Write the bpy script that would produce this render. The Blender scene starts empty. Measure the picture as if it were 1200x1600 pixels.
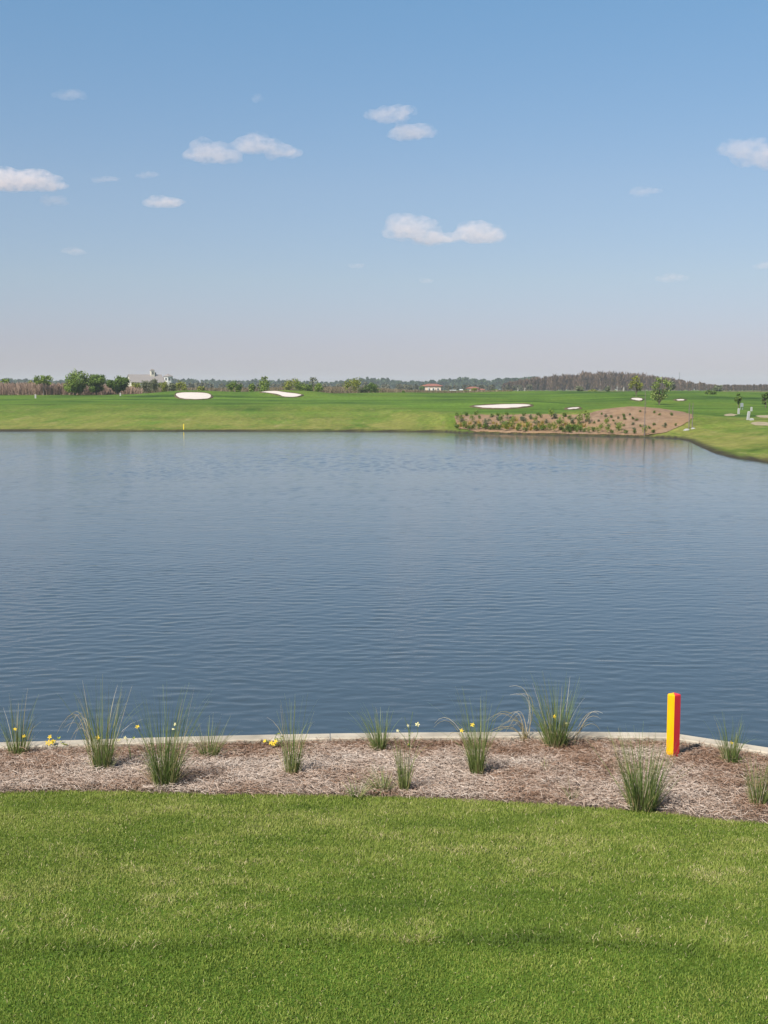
import bpy, math, random
import numpy as np
from mathutils import Vector, Matrix

# ------------------------------------------------------------------ basics
rng = np.random.default_rng(7)
random.seed(7)
scene = bpy.context.scene
COL = scene.collection
PI = math.pi
F = 1850.0                       # focal length in photo pixels (1200 x 1600)
PITCH = math.atan(192 / F)
CZ = 4.0                         # eye height above the water

def ray(px, py):
    dx, dz = (px - 600) / F, -(py - 800) / F
    c, s = math.cos(PITCH), math.sin(PITCH)
    return np.array([dx, c + dz * s, dz * c - s])

def at_z(px, py, z):
    d = ray(px, py); t = (z - CZ) / d[2]
    return np.array([d[0] * t, d[1] * t, z])

def at_y(px, py, Y):
    d = ray(px, py); t = Y / d[1]
    return np.array([d[0] * t, Y, CZ + d[2] * t])

_lat = np.random.default_rng(3).random((8, 256, 256))
def vn(x, y, k=0):
    x = np.asarray(x, float); y = np.asarray(y, float)
    xi = np.floor(x).astype(int); yi = np.floor(y).astype(int)
    fx = x - xi; fy = y - yi
    fx = fx * fx * (3 - 2 * fx); fy = fy * fy * (3 - 2 * fy)
    L = _lat[k % 8]; a = xi & 255; b = (xi + 1) & 255; c = yi & 255; d = (yi + 1) & 255
    return (L[a, c] * (1 - fx) + L[b, c] * fx) * (1 - fy) + (L[a, d] * (1 - fx) + L[b, d] * fx) * fy
def fbm(x, y, k=0, o=4):
    s = 0; a = .5
    for i in range(o):
        s = s + a * vn(x * 2 ** i + 17 * i, y * 2 ** i + 31 * i, k + i); a *= .5
    return s / (1 - .5 ** o)
def sstep(t):
    t = np.clip(t, 0, 1); return t * t * (3 - 2 * t)

# ------------------------------------------------------------------ mesh helpers
def mesh(name, V, faces, attrs=None, smooth=False, mats=None):
    """V (n,3); faces: (m,k) array or list of such arrays"""
    V = np.asarray(V, np.float32)
    if not isinstance(faces, list): faces = [faces]
    faces = [np.asarray(f, np.int32) for f in faces if len(f)]
    me = bpy.data.meshes.new(name)
    me.vertices.add(len(V)); me.vertices.foreach_set('co', V.ravel())
    nl = sum(f.size for f in faces); npol = sum(len(f) for f in faces)
    me.loops.add(nl); me.polygons.add(npol)
    me.loops.foreach_set('vertex_index', np.concatenate([f.ravel() for f in faces]))
    tot = np.concatenate([np.full(len(f), f.shape[1], np.int32) for f in faces])
    st = np.concatenate([[0], np.cumsum(tot)[:-1]]).astype(np.int32)
    me.polygons.foreach_set('loop_start', st)
    me.polygons.foreach_set('use_smooth', np.full(npol, bool(smooth)))
    if attrs:
        for k, v in attrs.items():
            a = me.attributes.new(k, 'FLOAT', 'POINT'); a.data.foreach_set('value', np.asarray(v, np.float32))
    me.update(); me.validate()
    return me

def link(name, me, mat=None, parent=None, loc=None):
    o = bpy.data.objects.new(name, me)
    if mat is not None and me is not None and len(me.materials) == 0: me.materials.append(mat)
    COL.objects.link(o)
    if parent is not None: o.parent = parent
    if loc is not None: o.location = loc
    return o

def tag(o, label=None, cat=None, group=None, kind=None):
    if label: o['label'] = label
    if cat: o['category'] = cat
    if group: o['group'] = group
    if kind: o['kind'] = kind
    return o

class MB:
    def __init__(s): s.v = []; s.f = {}; s.n = 0; s.t = []
    def add(s, V, Fs, tint=0.5):
        V = np.asarray(V, float); s.v.append(V); s.t.append(np.full(len(V), tint) if np.isscalar(tint) else tint)
        for f in Fs: s.f.setdefault(len(f), []).append([i + s.n for i in f])
        s.n += len(V)
    def arr(s, V, Fa, tint):
        s.v.append(V); s.t.append(np.broadcast_to(tint, (len(V),)))
        s.f.setdefault(Fa.shape[1], []).extend((Fa + s.n).tolist()); s.n += len(V)
    def box(s, c, size, rz=0, taper=1.0, tint=.5):
        sx, sy, sz = size[0] / 2, size[1] / 2, size[2] / 2
        V = [(-sx, -sy, -sz), (sx, -sy, -sz), (sx, sy, -sz), (-sx, sy, -sz),
             (-sx * taper, -sy * taper, sz), (sx * taper, -sy * taper, sz), (sx * taper, sy * taper, sz), (-sx * taper, sy * taper, sz)]
        V = np.array(V); cr, sr = math.cos(rz), math.sin(rz)
        V = np.stack([V[:, 0] * cr - V[:, 1] * sr, V[:, 0] * sr + V[:, 1] * cr, V[:, 2]], 1) + np.array(c)
        s.add(V, [(3, 2, 1, 0), (4, 5, 6, 7), (0, 1, 5, 4), (1, 2, 6, 5), (2, 3, 7, 6), (3, 0, 4, 7)], tint)
    def tube(s, P, R, n=8, tint=.5, cap=True):
        P = np.asarray(P, float); k = len(P); V = []
        for i in range(k):
            d = P[min(i + 1, k - 1)] - P[max(i - 1, 0)]; d /= np.linalg.norm(d) + 1e-9
            u = np.cross(d, [0.3, .9, .1]); u /= np.linalg.norm(u) + 1e-9; w = np.cross(d, u)
            for j in range(n):
                a = 2 * PI * j / n; V.append(P[i] + R[i] * (math.cos(a) * u + math.sin(a) * w))
        Fs = [(i * n + j, i * n + (j + 1) % n, (i + 1) * n + (j + 1) % n, (i + 1) * n + j) for i in range(k - 1) for j in range(n)]
        if cap: Fs += [tuple(range(n - 1, -1, -1)), tuple((k - 1) * n + j for j in range(n))]
        s.add(np.array(V), Fs, tint)
    def build(s, name, mat, parent=None, smooth=False):
        me = mesh(name, np.concatenate(s.v), [np.array(f) for f in s.f.values()], {'tint': np.concatenate(s.t)}, smooth)
        return link(name, me, mat, parent)

# ------------------------------------------------------------------ materials
def newmat(name):
    m = bpy.data.materials.new(name); m.use_nodes = True
    nt = m.node_tree; nt.nodes.clear()
    return m, nt, nt.nodes, nt.links
def ramp(nt, stops):
    r = nt.nodes.new('ShaderNodeValToRGB'); e = r.color_ramp.elements
    while len(e) < len(stops): e.new(.5)
    for i, (p, c) in enumerate(stops):
        e[i].position = p; e[i].color = (*c, 1)
    return r
def mixrgb(nt, fac, a, b, mode='MIX'):
    m = nt.nodes.new('ShaderNodeMix'); m.data_type = 'RGBA'; m.blend_type = mode
    for sock, v in ((m.inputs[0], fac), (m.inputs[6], a), (m.inputs[7], b)):
        if hasattr(v, 'is_output'): nt.links.new(v, sock)
        else: sock.default_value = v if not isinstance(v, tuple) else (*v, 1)
    return m.outputs[2]
def math_(nt, op, a, b=0.0, c=0.0, clamp=False):
    m = nt.nodes.new('ShaderNodeMath'); m.operation = op; m.use_clamp = clamp
    for sock, v in zip(m.inputs, (a, b, c)):
        if hasattr(v, 'is_output'): nt.links.new(v, sock)
        else: sock.default_value = v
    return m.outputs[0]
def noise(nt, scale, detail=4, rough=.55, stretch=None, coord='Position', dist=0.0):
    n = nt.nodes.new('ShaderNodeTexNoise'); n.inputs['Scale'].default_value = scale
    n.inputs['Detail'].default_value = detail; n.inputs['Roughness'].default_value = rough
    n.inputs['Distortion'].default_value = dist
    if coord == 'Position': g = nt.nodes.new('ShaderNodeNewGeometry').outputs['Position']
    else: g = nt.nodes.new('ShaderNodeTexCoord').outputs['Object']
    if stretch:
        m = nt.nodes.new('ShaderNodeMapping'); m.inputs['Scale'].default_value = stretch
        nt.links.new(g, m.inputs[0]); g = m.outputs[0]
    nt.links.new(g, n.inputs['Vector'])
    return n.outputs['Fac']
def attr(nt, name):
    a = nt.nodes.new('ShaderNodeAttribute'); a.attribute_name = name; return a.outputs['Fac']
def finish(nt, bsdf):
    o = nt.nodes.new('ShaderNodeOutputMaterial'); nt.links.new(bsdf, o.inputs['Surface'])
def principled(nt, color, rough=.7, spec=.3, normal=None):
    b = nt.nodes.new('ShaderNodeBsdfPrincipled')
    if hasattr(color, 'is_output'): nt.links.new(color, b.inputs['Base Color'])
    else: b.inputs['Base Color'].default_value = (*color, 1)
    b.inputs['Roughness'].default_value = rough; b.inputs['Specular IOR Level'].default_value = spec
    if normal is not None: nt.links.new(normal, b.inputs['Normal'])
    return b
def bump(nt, h, strength, distance):
    b = nt.nodes.new('ShaderNodeBump'); b.inputs['Strength'].default_value = strength
    b.inputs['Distance'].default_value = distance; nt.links.new(h, b.inputs['Height']); return b.outputs[0]

def leafmat(name, stops, transl=.3, rough=.6, nscale=1.5, nmix=.35, spec=.25):
    """leaves: colour by the per-leaf tint, softly varied in clumps; part of the light passes through"""
    m, nt, N, L = newmat(name)
    t = attr(nt, 'tint'); n = noise(nt, nscale, 2)
    f = math_(nt, 'ADD', math_(nt, 'MULTIPLY', t, 1 - nmix), math_(nt, 'MULTIPLY', n, nmix))
    r = ramp(nt, stops); L.new(f, r.inputs[0])
    b = principled(nt, r.outputs[0], rough, spec)
    tr = N.new('ShaderNodeBsdfTranslucent'); L.new(r.outputs[0], tr.inputs[0])
    mx = N.new('ShaderNodeMixShader'); mx.inputs[0].default_value = transl
    L.new(b.outputs[0], mx.inputs[1]); L.new(tr.outputs[0], mx.inputs[2]); finish(nt, mx.outputs[0])
    return m
def plainmat(name, color, rough=.7, var=.15, nscale=3.0, spec=.3, bmp=0, bscale=30):
    m, nt, N, L = newmat(name)
    n = noise(nt, nscale, 5, coord='Object')
    dark = tuple(c * (1 - var) for c in color); light = tuple(min(1, c * (1 + var)) for c in color)
    r = ramp(nt, [(.3, dark), (.7, light)]); L.new(n, r.inputs[0])
    nm = bump(nt, noise(nt, bscale, 4, coord='Object'), bmp, .01) if bmp else None
    finish(nt, principled(nt, r.outputs[0], rough, spec, nm).outputs[0]); return m

# ------------------------------------------------------------------ lake outline and terrain
SHORE = [(-60, 8), (-25, 10.0), (-10, 11.3), (-4, 11.76), (-2.2, 11.98), (-.27, 12.12), (2.0, 12.16), (2.95, 12.12), (3.9, 11.55), (6, 10.35),
         (10, 8.6), (16, 7), (21, 9), (25, 16), (27, 30), (23.5, 50), (21.1, 64), (20.4, 70), (20.9, 75.5), (22.4, 85), (23.6, 92), (23.7, 96), (22.6, 98.4), (20, 100.2),
         (16.7, 102.3), (11, 106), (6.8, 108.8), (5.6, 111.6), (-5, 113.0), (-20, 113.4), (-37, 113.8), (-70, 113), (-120, 108), (-150, 80), (-150, 30), (-100, 10)]
SHORE[:11] = [(a, b - .22) for a, b in SHORE[:11]]
SH = np.array(SHORE, float)
def sdist(x, y):
    """signed distance to the shoreline, positive on land"""
    x = np.asarray(x, float); y = np.asarray(y, float)
    d = np.full(x.shape, 1e9); inside = np.zeros(x.shape, bool)
    A = SH; B = np.roll(SH, -1, 0)
    for (ax, ay), (bx, by) in zip(A, B):
        ex, ey = bx - ax, by - ay
        t = np.clip(((x - ax) * ex + (y - ay) * ey) / (ex * ex + ey * ey), 0, 1)
        d = np.minimum(d, np.hypot(x - ax - t * ex, y - ay - t * ey))
        cond = (ay > y) != (by > y)
        xi = ax + (y - ay) * ex / (ey if ey != 0 else 1e-9)
        inside ^= cond & (x < xi)
    return np.where(inside, -d, d)

MOUNDS = [(23.6, 111.5, .78, 5.2, 5.5), (18.5, 112, .15, 4, 5), (-31.5, 199, .75, 8, 9), (-16.5, 203, .85, 8, 8), (18, 152, .42, 10, 9), (27, 150, -.3, 5, 9),
          (36, 192, .45, 9, 10), (50, 200, .25, 10, 12), (44, 165, .3, 7, 8), (2, 170, -.35, 14, 14), (-8, 150, .25, 20, 9), (-48, 160, .25, 12, 10),
          (32, 250, .5, 18, 15), (62, 240, .5, 15, 12), (75, 170, .5, 12, 14), (40, 300, .4, 30, 18), (90, 300, .4, 30, 18), (28, 178, -.35, 8, 10), (8, 222, .35, 20, 10)]
def H(x, y):
    x = np.asarray(x, float); y = np.asarray(y, float)
    sd = sdist(x, y)
    # near side (raised lawn sloping down to the planting bed and the seawall)
    zn = .36 + .075 * np.clip(sd, 0, 14) + .03 * (fbm(x * .5, y * .5, 1) - .5) * np.clip(sd, 0, 1)
    zn = np.where(sd < -.02, np.maximum(-1.2, .36 + (sd + .02) * 5.5), zn)
    # far side
    base = np.interp(y, [0, 40, 62, 100, 135, 150, 180, 200, 240, 400, 3000], [1.2, 1.2, 1.35, 1.4, 1.66, 2.0, 2.46, 2.95, 3.05, 2.9, 2.9])
    for mx, my, a, sx, sy in MOUNDS:
        base = base + a * np.exp(-((x - mx) / sx) ** 2 - ((y - my) / sy) ** 2)
    base = base + .42 * (fbm(x / 18, y / 22, 2) - .5) * np.clip((y - 100) / 30, 0, 1)
    W = np.interp(x, [-1, 6], [34, 9])
    lip = .2 + .07 * (fbm(x * .35, y * .35, 4) - .5)
    zf = lip * np.clip(sd / .4, 0, 1) + (base - .2) * sstep(sd / W) ** .9
    zf = np.where(sd < 0, np.maximum(-1.2, sd * .5), zf)
    k = sstep((y - 20) / 25)
    k = np.where((x > 12) & (y < 45), 1, k)
    return zn * (1 - k) + zf * k
def hit(px, py, y0=56, y1=900):
    d = ray(px, py); Y = np.geomspace(y0, y1, 3000); t = Y / d[1]
    X = d[0] * t; Z = CZ + d[2] * t
    g = Z - np.maximum(H(X, Y), 0.0)
    i = np.argmax(g <= 0)
    if g[i] > 0: i = len(Y) - 1
    if i > 0:
        f = g[i - 1] / (g[i - 1] - g[i] + 1e-12); yy = Y[i - 1] + f * (Y[i] - Y[i - 1])
    else: yy = Y[0]
    xx = d[0] * yy / d[1]
    return np.array([xx, yy, float(H(np.array([xx]), np.array([yy]))[0])])
def h1(x, y): return float(H(np.array([x]), np.array([y]))[0])

def nodes_axis(segs):
    out = []
    for a, b, st in segs: out += list(np.arange(a, b, st))
    return out
xs = nodes_axis([(-34, 40, .35)])
g = .4; v = xs[-1]
while v < 2800: g *= 1.09; v += g; xs.append(v)
g = .4; v = xs[0]
while v > -2800: g *= 1.09; v -= g; xs.insert(0, v)
ys = nodes_axis([(-24, 14, .3), (14, 58, 1.6), (58, 127, .5), (127, 262, 1.3)])
g = 1.4; v = ys[-1]
while v < 2800: g *= 1.08; v += g; ys.append(v)
g = .5; v = ys[0]
while v > -300: g *= 1.25; v -= g; ys.insert(0, v)
xs = np.array(xs); ys = np.array(ys)
GX, GY = np.meshgrid(xs, ys); gx, gy = GX.ravel(), GY.ravel()
SD = sdist(gx, gy); GZ = H(gx, gy)
nx, ny = len(xs), len(ys)
ii = np.arange(nx * ny).reshape(ny, nx)
quads = np.stack([ii[:-1, :-1].ravel(), ii[:-1, 1:].ravel(), ii[1:, 1:].ravel(), ii[1:, :-1].ravel()], 1)
dry = np.where(gy > 45, np.clip(1.25 - 1.25 * SD / np.interp(gx, [0, 10], [40, 15]), 0, 1), 0)
dry = np.maximum(dry, np.where(gy < 20, .22 * np.clip((gy - 6.5) / 3, 0, 1), 0))
dry = np.maximum(dry, .75 * np.clip(1 - np.abs(gy - 105 - (gx - 30) * .05) / 6, 0, 1) * (gx > 26) * (gy > 60))
dry = np.clip(dry + .25 * (gy > 270), 0, 1)
soil = np.where(gy > 20, np.clip(1 - (SD - .25) / .3, 0, 1), 0)

m, nt, N, L = newmat('turf')
n1 = noise(nt, .09, 5, .6, (1, .55, 1)); n2 = noise(nt, 2.2, 4, .65, (1, .5, 1)); n3 = noise(nt, 60, 3, .7)
gr = ramp(nt, [(.34, (.021, .050, .005)), (.5, (.050, .094, .009)), (.66, (.096, .134, .015))]); L.new(n1, gr.inputs[0])
# light and dark mowing passes
mw = noise(nt, 1.0, 2, .5, (.02, .17, .1), dist=.8)
g2 = mixrgb(nt, math_(nt, 'MULTIPLY', math_(nt, 'SUBTRACT', mw, .40, clamp=True), 3.6, clamp=True), gr.outputs[0], (.088, .152, .018))
dr = ramp(nt, [(.25, (.105, .130, .020)), (.75, (.215, .195, .055))]); L.new(noise(nt, .5, 6, .7, (1, .35, 1)), dr.inputs[0])
df = math_(nt, 'MULTIPLY', attr(nt, 'dry'), math_(nt, 'ADD', math_(nt, 'MULTIPLY', noise(nt, .22, 5, .7, (1, .3, 1)), 4.2), -1.35, clamp=True), clamp=True)
g3 = mixrgb(nt, df, g2, dr.outputs[0])
fine = ramp(nt, [(.3, (.62, .62, .62)), (.7, (1.3, 1.3, 1.25))]); L.new(n2, fine.inputs[0])
flk = math_(nt, 'MULTIPLY', math_(nt, 'MULTIPLY_ADD', noise(nt, .8, 6, .75, (1, .22, 1)), 7.0, -4.0, clamp=True), attr(nt, 'dry'), clamp=True)
g3 = mixrgb(nt, math_(nt, 'MULTIPLY', flk, .8), g3, (.24, .205, .085))
g4 = mixrgb(nt, .75, g3, fine.outputs[0], 'MULTIPLY')
fn = ramp(nt, [(.3, (.6, .6, .6)), (.7, (1.3, 1.3, 1.25))]); L.new(n3, fn.inputs[0])
g5 = mixrgb(nt, .6, g4, fn.outputs[0], 'MULTIPLY')
g6 = mixrgb(nt, attr(nt, 'soil'), g5, (.035, .030, .018))
bm = bump(nt, math_(nt, 'ADD', n2, math_(nt, 'MULTIPLY', n3, .4)), .6, .12)
finish(nt, principled(nt, g6, .9, .1, bm).outputs[0]); M_TURF = m
ground = link('ground', mesh('ground', np.stack([gx, gy, GZ], 1), quads, {'dry': dry, 'soil': soil}, True), M_TURF)
tag(ground, kind='structure')

# ------------------------------------------------------------------ water
m, nt, N, L = newmat('pond_water')
big = noise(nt, .05, 3, .5, (.6, 1.0, 1))                       # gusts: rougher and calmer stretches
w1 = noise(nt, 3.2, 3, .55, (.45, 1.0, 1), dist=.4)
w2 = noise(nt, 9.0, 2, .5, (.6, 1.0, 1), dist=.3)
w3 = noise(nt, 1.1, 2, .5, (.35, .9, 1), dist=.5)
hgt = math_(nt, 'ADD', math_(nt, 'ADD', math_(nt, 'MULTIPLY', w1, 1.0), math_(nt, 'MULTIPLY', w2, .3)), math_(nt, 'MULTIPLY', w3, 1.2))
gust = math_(nt, 'MULTIPLY_ADD', big, 1.7, -.25, clamp=True)
bpn = N.new('ShaderNodeBump'); bpn.inputs['Distance'].default_value = .014
L.new(gust, bpn.inputs['Strength']); L.new(hgt, bpn.inputs['Height'])
b = principled(nt, (.034, .047, .054), .08, .5, bpn.outputs[0]); b.inputs['IOR'].default_value = 1.333
finish(nt, b.outputs[0]); M_WATER = m
def ripples(x, y):
    r = np.random.default_rng(9); z = np.zeros_like(x)
    wx = x + .5 * (fbm(x * .35, y * .35, 1, 2) - .5); wy = y + .5 * (fbm(x * .3 + 9, y * .3, 2, 2) - .5)
    NW = 64; dy = row_step(y)
    for i in range(NW):
        lam = .11 * (.46 / .11) ** r.random(); th = r.normal(-.12, .40); k = 2 * PI / lam
        z += (lam ** 1.0) * np.clip((lam / dy - 2.2) / 2, 0, 1) * np.sin(k * (math.sin(th) * wx + math.cos(th) * wy) + r.uniform(0, 6.28))
    z *= .085 * math.sqrt(2 / NW) / (2 * PI)
    gust = (.5 + .75 * sstep((fbm(x * .045, y * .045, 3, 4) - .32) / .36)) * (.62 + .8 * fbm(x * .45, y * .5, 6, 3))
    gust *= np.interp(y, [12, 20, 32, 45, 70, 110], [.38, .42, .55, .82, 1.1, 1.2])
    return z * gust
def row_step(y): return .030 + .0012 * (y - 11)
cols = 640; rows_y = []; yv = 11.0
while yv < 118: rows_y.append(yv); yv += row_step(yv)
rows_y = np.array(rows_y); tcol = np.linspace(-1, 1, cols)
halfw = 3.5 + rows_y * .40
WX = halfw[:, None] * tcol[None, :]; WY = np.repeat(rows_y[:, None], cols, 1)
WZ = ripples(WX.ravel(), WY.ravel()).reshape(WX.shape)
WZ *= np.clip((1 - np.abs(tcol)) / .03, 0, 1)[None, :] * np.clip((rows_y - 11) / .4, 0, 1)[:, None] * np.clip((118 - rows_y) / 2, 0, 1)[:, None]
wid = np.arange(WX.size).reshape(WX.shape)
wq = np.stack([wid[:-1, :-1].ravel(), wid[:-1, 1:].ravel(), wid[1:, 1:].ravel(), wid[1:, :-1].ravel()], 1)
nW = WX.size
ya, yb = rows_y[0], rows_y[-1]; ha, hb = halfw[0], halfw[-1]
ext = np.array([(-160, ya, 0), (-160, yb, 0), (-ha, ya, 0), (-hb, yb, 0), (ha, ya, 0), (hb, yb, 0), (62, ya, 0), (62, yb, 0), (-160, 5, 0), (62, 5, 0), (-160, 126, 0), (62, 126, 0)], float)
eq = np.array([[0, 2, 3, 1], [4, 6, 7, 5], [8, 9, 6, 0], [1, 7, 11, 10]]) + nW
wv = np.concatenate([np.stack([WX.ravel(), WY.ravel(), WZ.ravel()], 1), ext])
wq = np.concatenate([wq, eq])
water = link('pond_water', mesh('pond_water', wv, wq, smooth=True), M_WATER); tag(water, kind='structure')

# ------------------------------------------------------------------ draped sheets
def poly_contains(P, x, y):
    inside = np.zeros(x.shape, bool); Q = np.roll(P, -1, 0)
    for (ax, ay), (bx, by) in zip(P, Q):
        c = (ay > y) != (by > y)
        inside ^= c & (x < ax + (y - ay) * (bx - ax) / ((by - ay) if by != ay else 1e-9))
    return inside
def resample(P, n, closed=True):
    P = np.asarray(P, float); Q = np.vstack([P, P[:1]]) if closed else P
    s = np.concatenate([[0], np.cumsum(np.linalg.norm(np.diff(Q, axis=0), axis=1))])
    t = np.linspace(0, s[-1], n + (1 if closed else 0))[:n]
    return np.stack([np.interp(t, s, Q[:, k]) for k in range(Q.shape[1])], 1)
def chaikin(P, it=2, closed=True):
    P = np.asarray(P, float)
    for _ in range(it):
        Q = np.roll(P, -1, 0) if closed else P[1:]
        A = P if closed else P[:-1]
        R = np.empty((len(A) * 2, P.shape[1])); R[0::2] = .75 * A + .25 * Q; R[1::2] = .25 * A + .75 * Q
        P = R if closed else np.vstack([P[:1], R, P[-1:]])
    return P
def ring_sheet(P2, lift, rings=10, dish=0.0):
    """fan of rings between an outline and its centre, draped on the terrain"""
    c = P2.mean(0); n = len(P2); V = []; 
    for r in range(rings + 1):
        k = 1 - r / rings * .985
        q = c + (P2 - c) * k
        z = H(q[:, 0], q[:, 1]) + lift - dish * (1 - k ** 2)
        V.append(np.column_stack([q, z]))
    V = np.concatenate(V); i = np.arange(n); j = (i + 1) % n
    f = np.concatenate([np.stack([r * n + i, r * n + j, (r + 1) * n + j, (r + 1) * n + i], 1) for r in range(rings)])
    return V, f, np.array([[rings * n + k for k in range(n)]])

M_SAND = plainmat('bunker_sand', (.46, .405, .355), .9, .07, 1.5, .1)
m, nt, N, L = newmat('bunker_lip'); r = ramp(nt, [(.35, (.045, .05, .02)), (.6, (.10, .065, .04))]); L.new(noise(nt, 1.2, 4), r.inputs[0])
finish(nt, principled(nt, r.outputs[0], .9, .1).outputs[0]); M_LIP = m
def bunker(poly_px, label, group='sand bunkers on the golf course'):
    P = np.array([hit(px, py)[:2] for px, py in chaikin(poly_px, 2)])
    P = resample(P, 56)
    V, f, cap = ring_sheet(P, .05)
    o = link('sand_bunker', mesh('sand_bunker', V, [f, cap], smooth=True), M_SAND)
    tag(o, label, 'bunker', group)
    # dark turf lip around the sand: a raised rounded edge
    c = P.mean(0); d = P - c; d /= np.linalg.norm(d, axis=1)[:, None]
    prof = [(-.05, .06), (0.0, .12), (.15, .14), (.32, .08), (.45, -.02)]
    VV = []
    wv_ = .6 + .7 * np.random.default_rng(len(label)).random(len(P))
    wv_ = (wv_ + np.roll(wv_, 1) + np.roll(wv_, -1)) / 3
    for off, up in prof:
        q = P + d * off; VV.append(np.column_stack([q, H(q[:, 0], q[:, 1]) + np.where(up > .08, up * wv_, up)]))
    n = len(P); i = np.arange(n); j = (i + 1) % n
    f = np.concatenate([np.stack([k * n + i, k * n + j, (k + 1) * n + j, (k + 1) * n + i], 1) for k in range(len(prof) - 1)])
    link('turf_lip', mesh('turf_lip', np.concatenate(VV), f, smooth=True), M_LIP, o)
    return o
bunker([(272, 616), (282, 613.6), (304, 613.4), (325, 614.5), (331, 618.5), (327, 624), (300, 625), (281, 623.5)], 'round-ended white sand bunker on the bank right of the clubhouse')
bunker([(404, 613.5), (415, 611.6), (432, 611), (445, 613.5), (462, 615), (474, 617.5), (465, 620.5), (444, 621), (436, 617.5), (424, 614.8)], 'wavy white sand bunker with a bent tail, before green shrubs')
bunker([(735, 635), (760, 633.5), (795, 631.8), (822, 632), (832, 633.7), (822, 636.5), (795, 639), (765, 639.2), (745, 637)], 'long thin lens-shaped white sand bunker above the planted bank')
bunker([(885, 638.7), (893, 637.2), (906, 636.8), (905, 639.2), (895, 640.6), (887, 640.6)], 'small white sand bunker just beyond the left end of the brown mound')
bunker([(985, 622.5), (996, 622), (1004, 623), (1004, 627), (995, 627), (987, 625)], 'small white sand bunker beneath the yellow-green tree')
bunker([(1055, 625), (1062, 624), (1070, 624.5), (1069, 626.8), (1058, 627)], 'tiny distant sand bunker right of the leafy light green tree')

# mulched bank on the far shore
def px_poly_to_ground(pp): return np.array([hit(a, b)[:2] for a, b in pp])
top = [(709, 651), (716, 648.5), (760, 648), (830, 648), (890, 648.5), (912, 647.5), (928, 644.5), (955, 638.5), (985, 636), (1010, 636.3), (1040, 639.5), (1068, 644.5), (1084, 649.5), (1083, 656), (1062, 667), (1040, 676)]
TOP = px_poly_to_ground(top)
shore_part = [(22.4, 98.75), (20, 100.38), (16.7, 102.5), (11, 106.18), (7.0, 109.0)]
MULCH = np.vstack([TOP, np.array(shore_part)])
MULCH = resample(chaikin(MULCH, 1), 160)
mnoise = np.random.default_rng(5).normal(0, .05, MULCH.shape); MULCH = MULCH + mnoise
gxs = np.arange(MULCH[:, 0].min() - .5, MULCH[:, 0].max() + .5, .10); gys = np.arange(MULCH[:, 1].min() - .5, MULCH[:, 1].max() + .5, .12)
A, B = np.meshgrid(gxs, gys); a, b_ = A.ravel(), B.ravel()
ins = poly_contains(MULCH, a, b_)
z = H(a, b_) + .05 + .06 * (fbm(a * 2.5, b_ * 2.5, 3) - .5)
idx = np.arange(a.size).reshape(A.shape)
q = np.stack([idx[:-1, :-1].ravel(), idx[:-1, 1:].ravel(), idx[1:, 1:].ravel(), idx[1:, :-1].ravel()], 1)
q = q[ins[q].sum(1) >= 3]
used = np.unique(q); remap = np.full(a.size, -1); remap[used] = np.arange(len(used))
m, nt, N, L = newmat('bank_mulch')
r = ramp(nt, [(.25, (.10, .064, .040)), (.5, (.19, .125, .080)), (.75, (.275, .195, .125))]); L.new(noise(nt, 1.3, 6, .75), r.inputs[0])
c2 = mixrgb(nt, math_(nt, 'MULTIPLY_ADD', noise(nt, .25, 4, .6), 2.6, -1.0, clamp=True), r.outputs[0], (.235, .145, .072))
finish(nt, principled(nt, c2, .95, .1, bump(nt, noise(nt, 9, 5, .7), .8, .1)).outputs[0]); M_BANK = m
o = link('mulch_bank', mesh('mulch_bank', np.stack([a, b_, z], 1)[used], remap[q], smooth=True), M_BANK); tag(o, kind='structure')

# worn sandy patches beside the marker posts on the right bank
M_DIRT = plainmat('pale_dirt', (.25, .205, .13), .95, .25, .8, .1)
for k, pp in enumerate([[(1128, 648), (1143, 646.6), (1152, 648), (1147, 650), (1134, 650.5)], [(1170, 661), (1188, 659), (1206, 660.5), (1214, 665), (1190, 665.5), (1176, 664.2)],
                        [(1180, 650), (1200, 648.5), (1230, 650), (1224, 654), (1194, 654)]]):
    P = resample(chaikin(px_poly_to_ground(pp), 2), 90); c_ = P.mean(0); P = c_ + (P - c_) * (.72 + .62 * fbm(P[:, 0] * 1.4 + 7 * k, P[:, 1] * .8, k, 4))[:, None]
    V, f, cap = ring_sheet(P, .02, 24)
    tag(link('dirt_patch', mesh('dirt_patch', V, [f, cap], smooth=True), M_DIRT), kind='structure')

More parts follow.
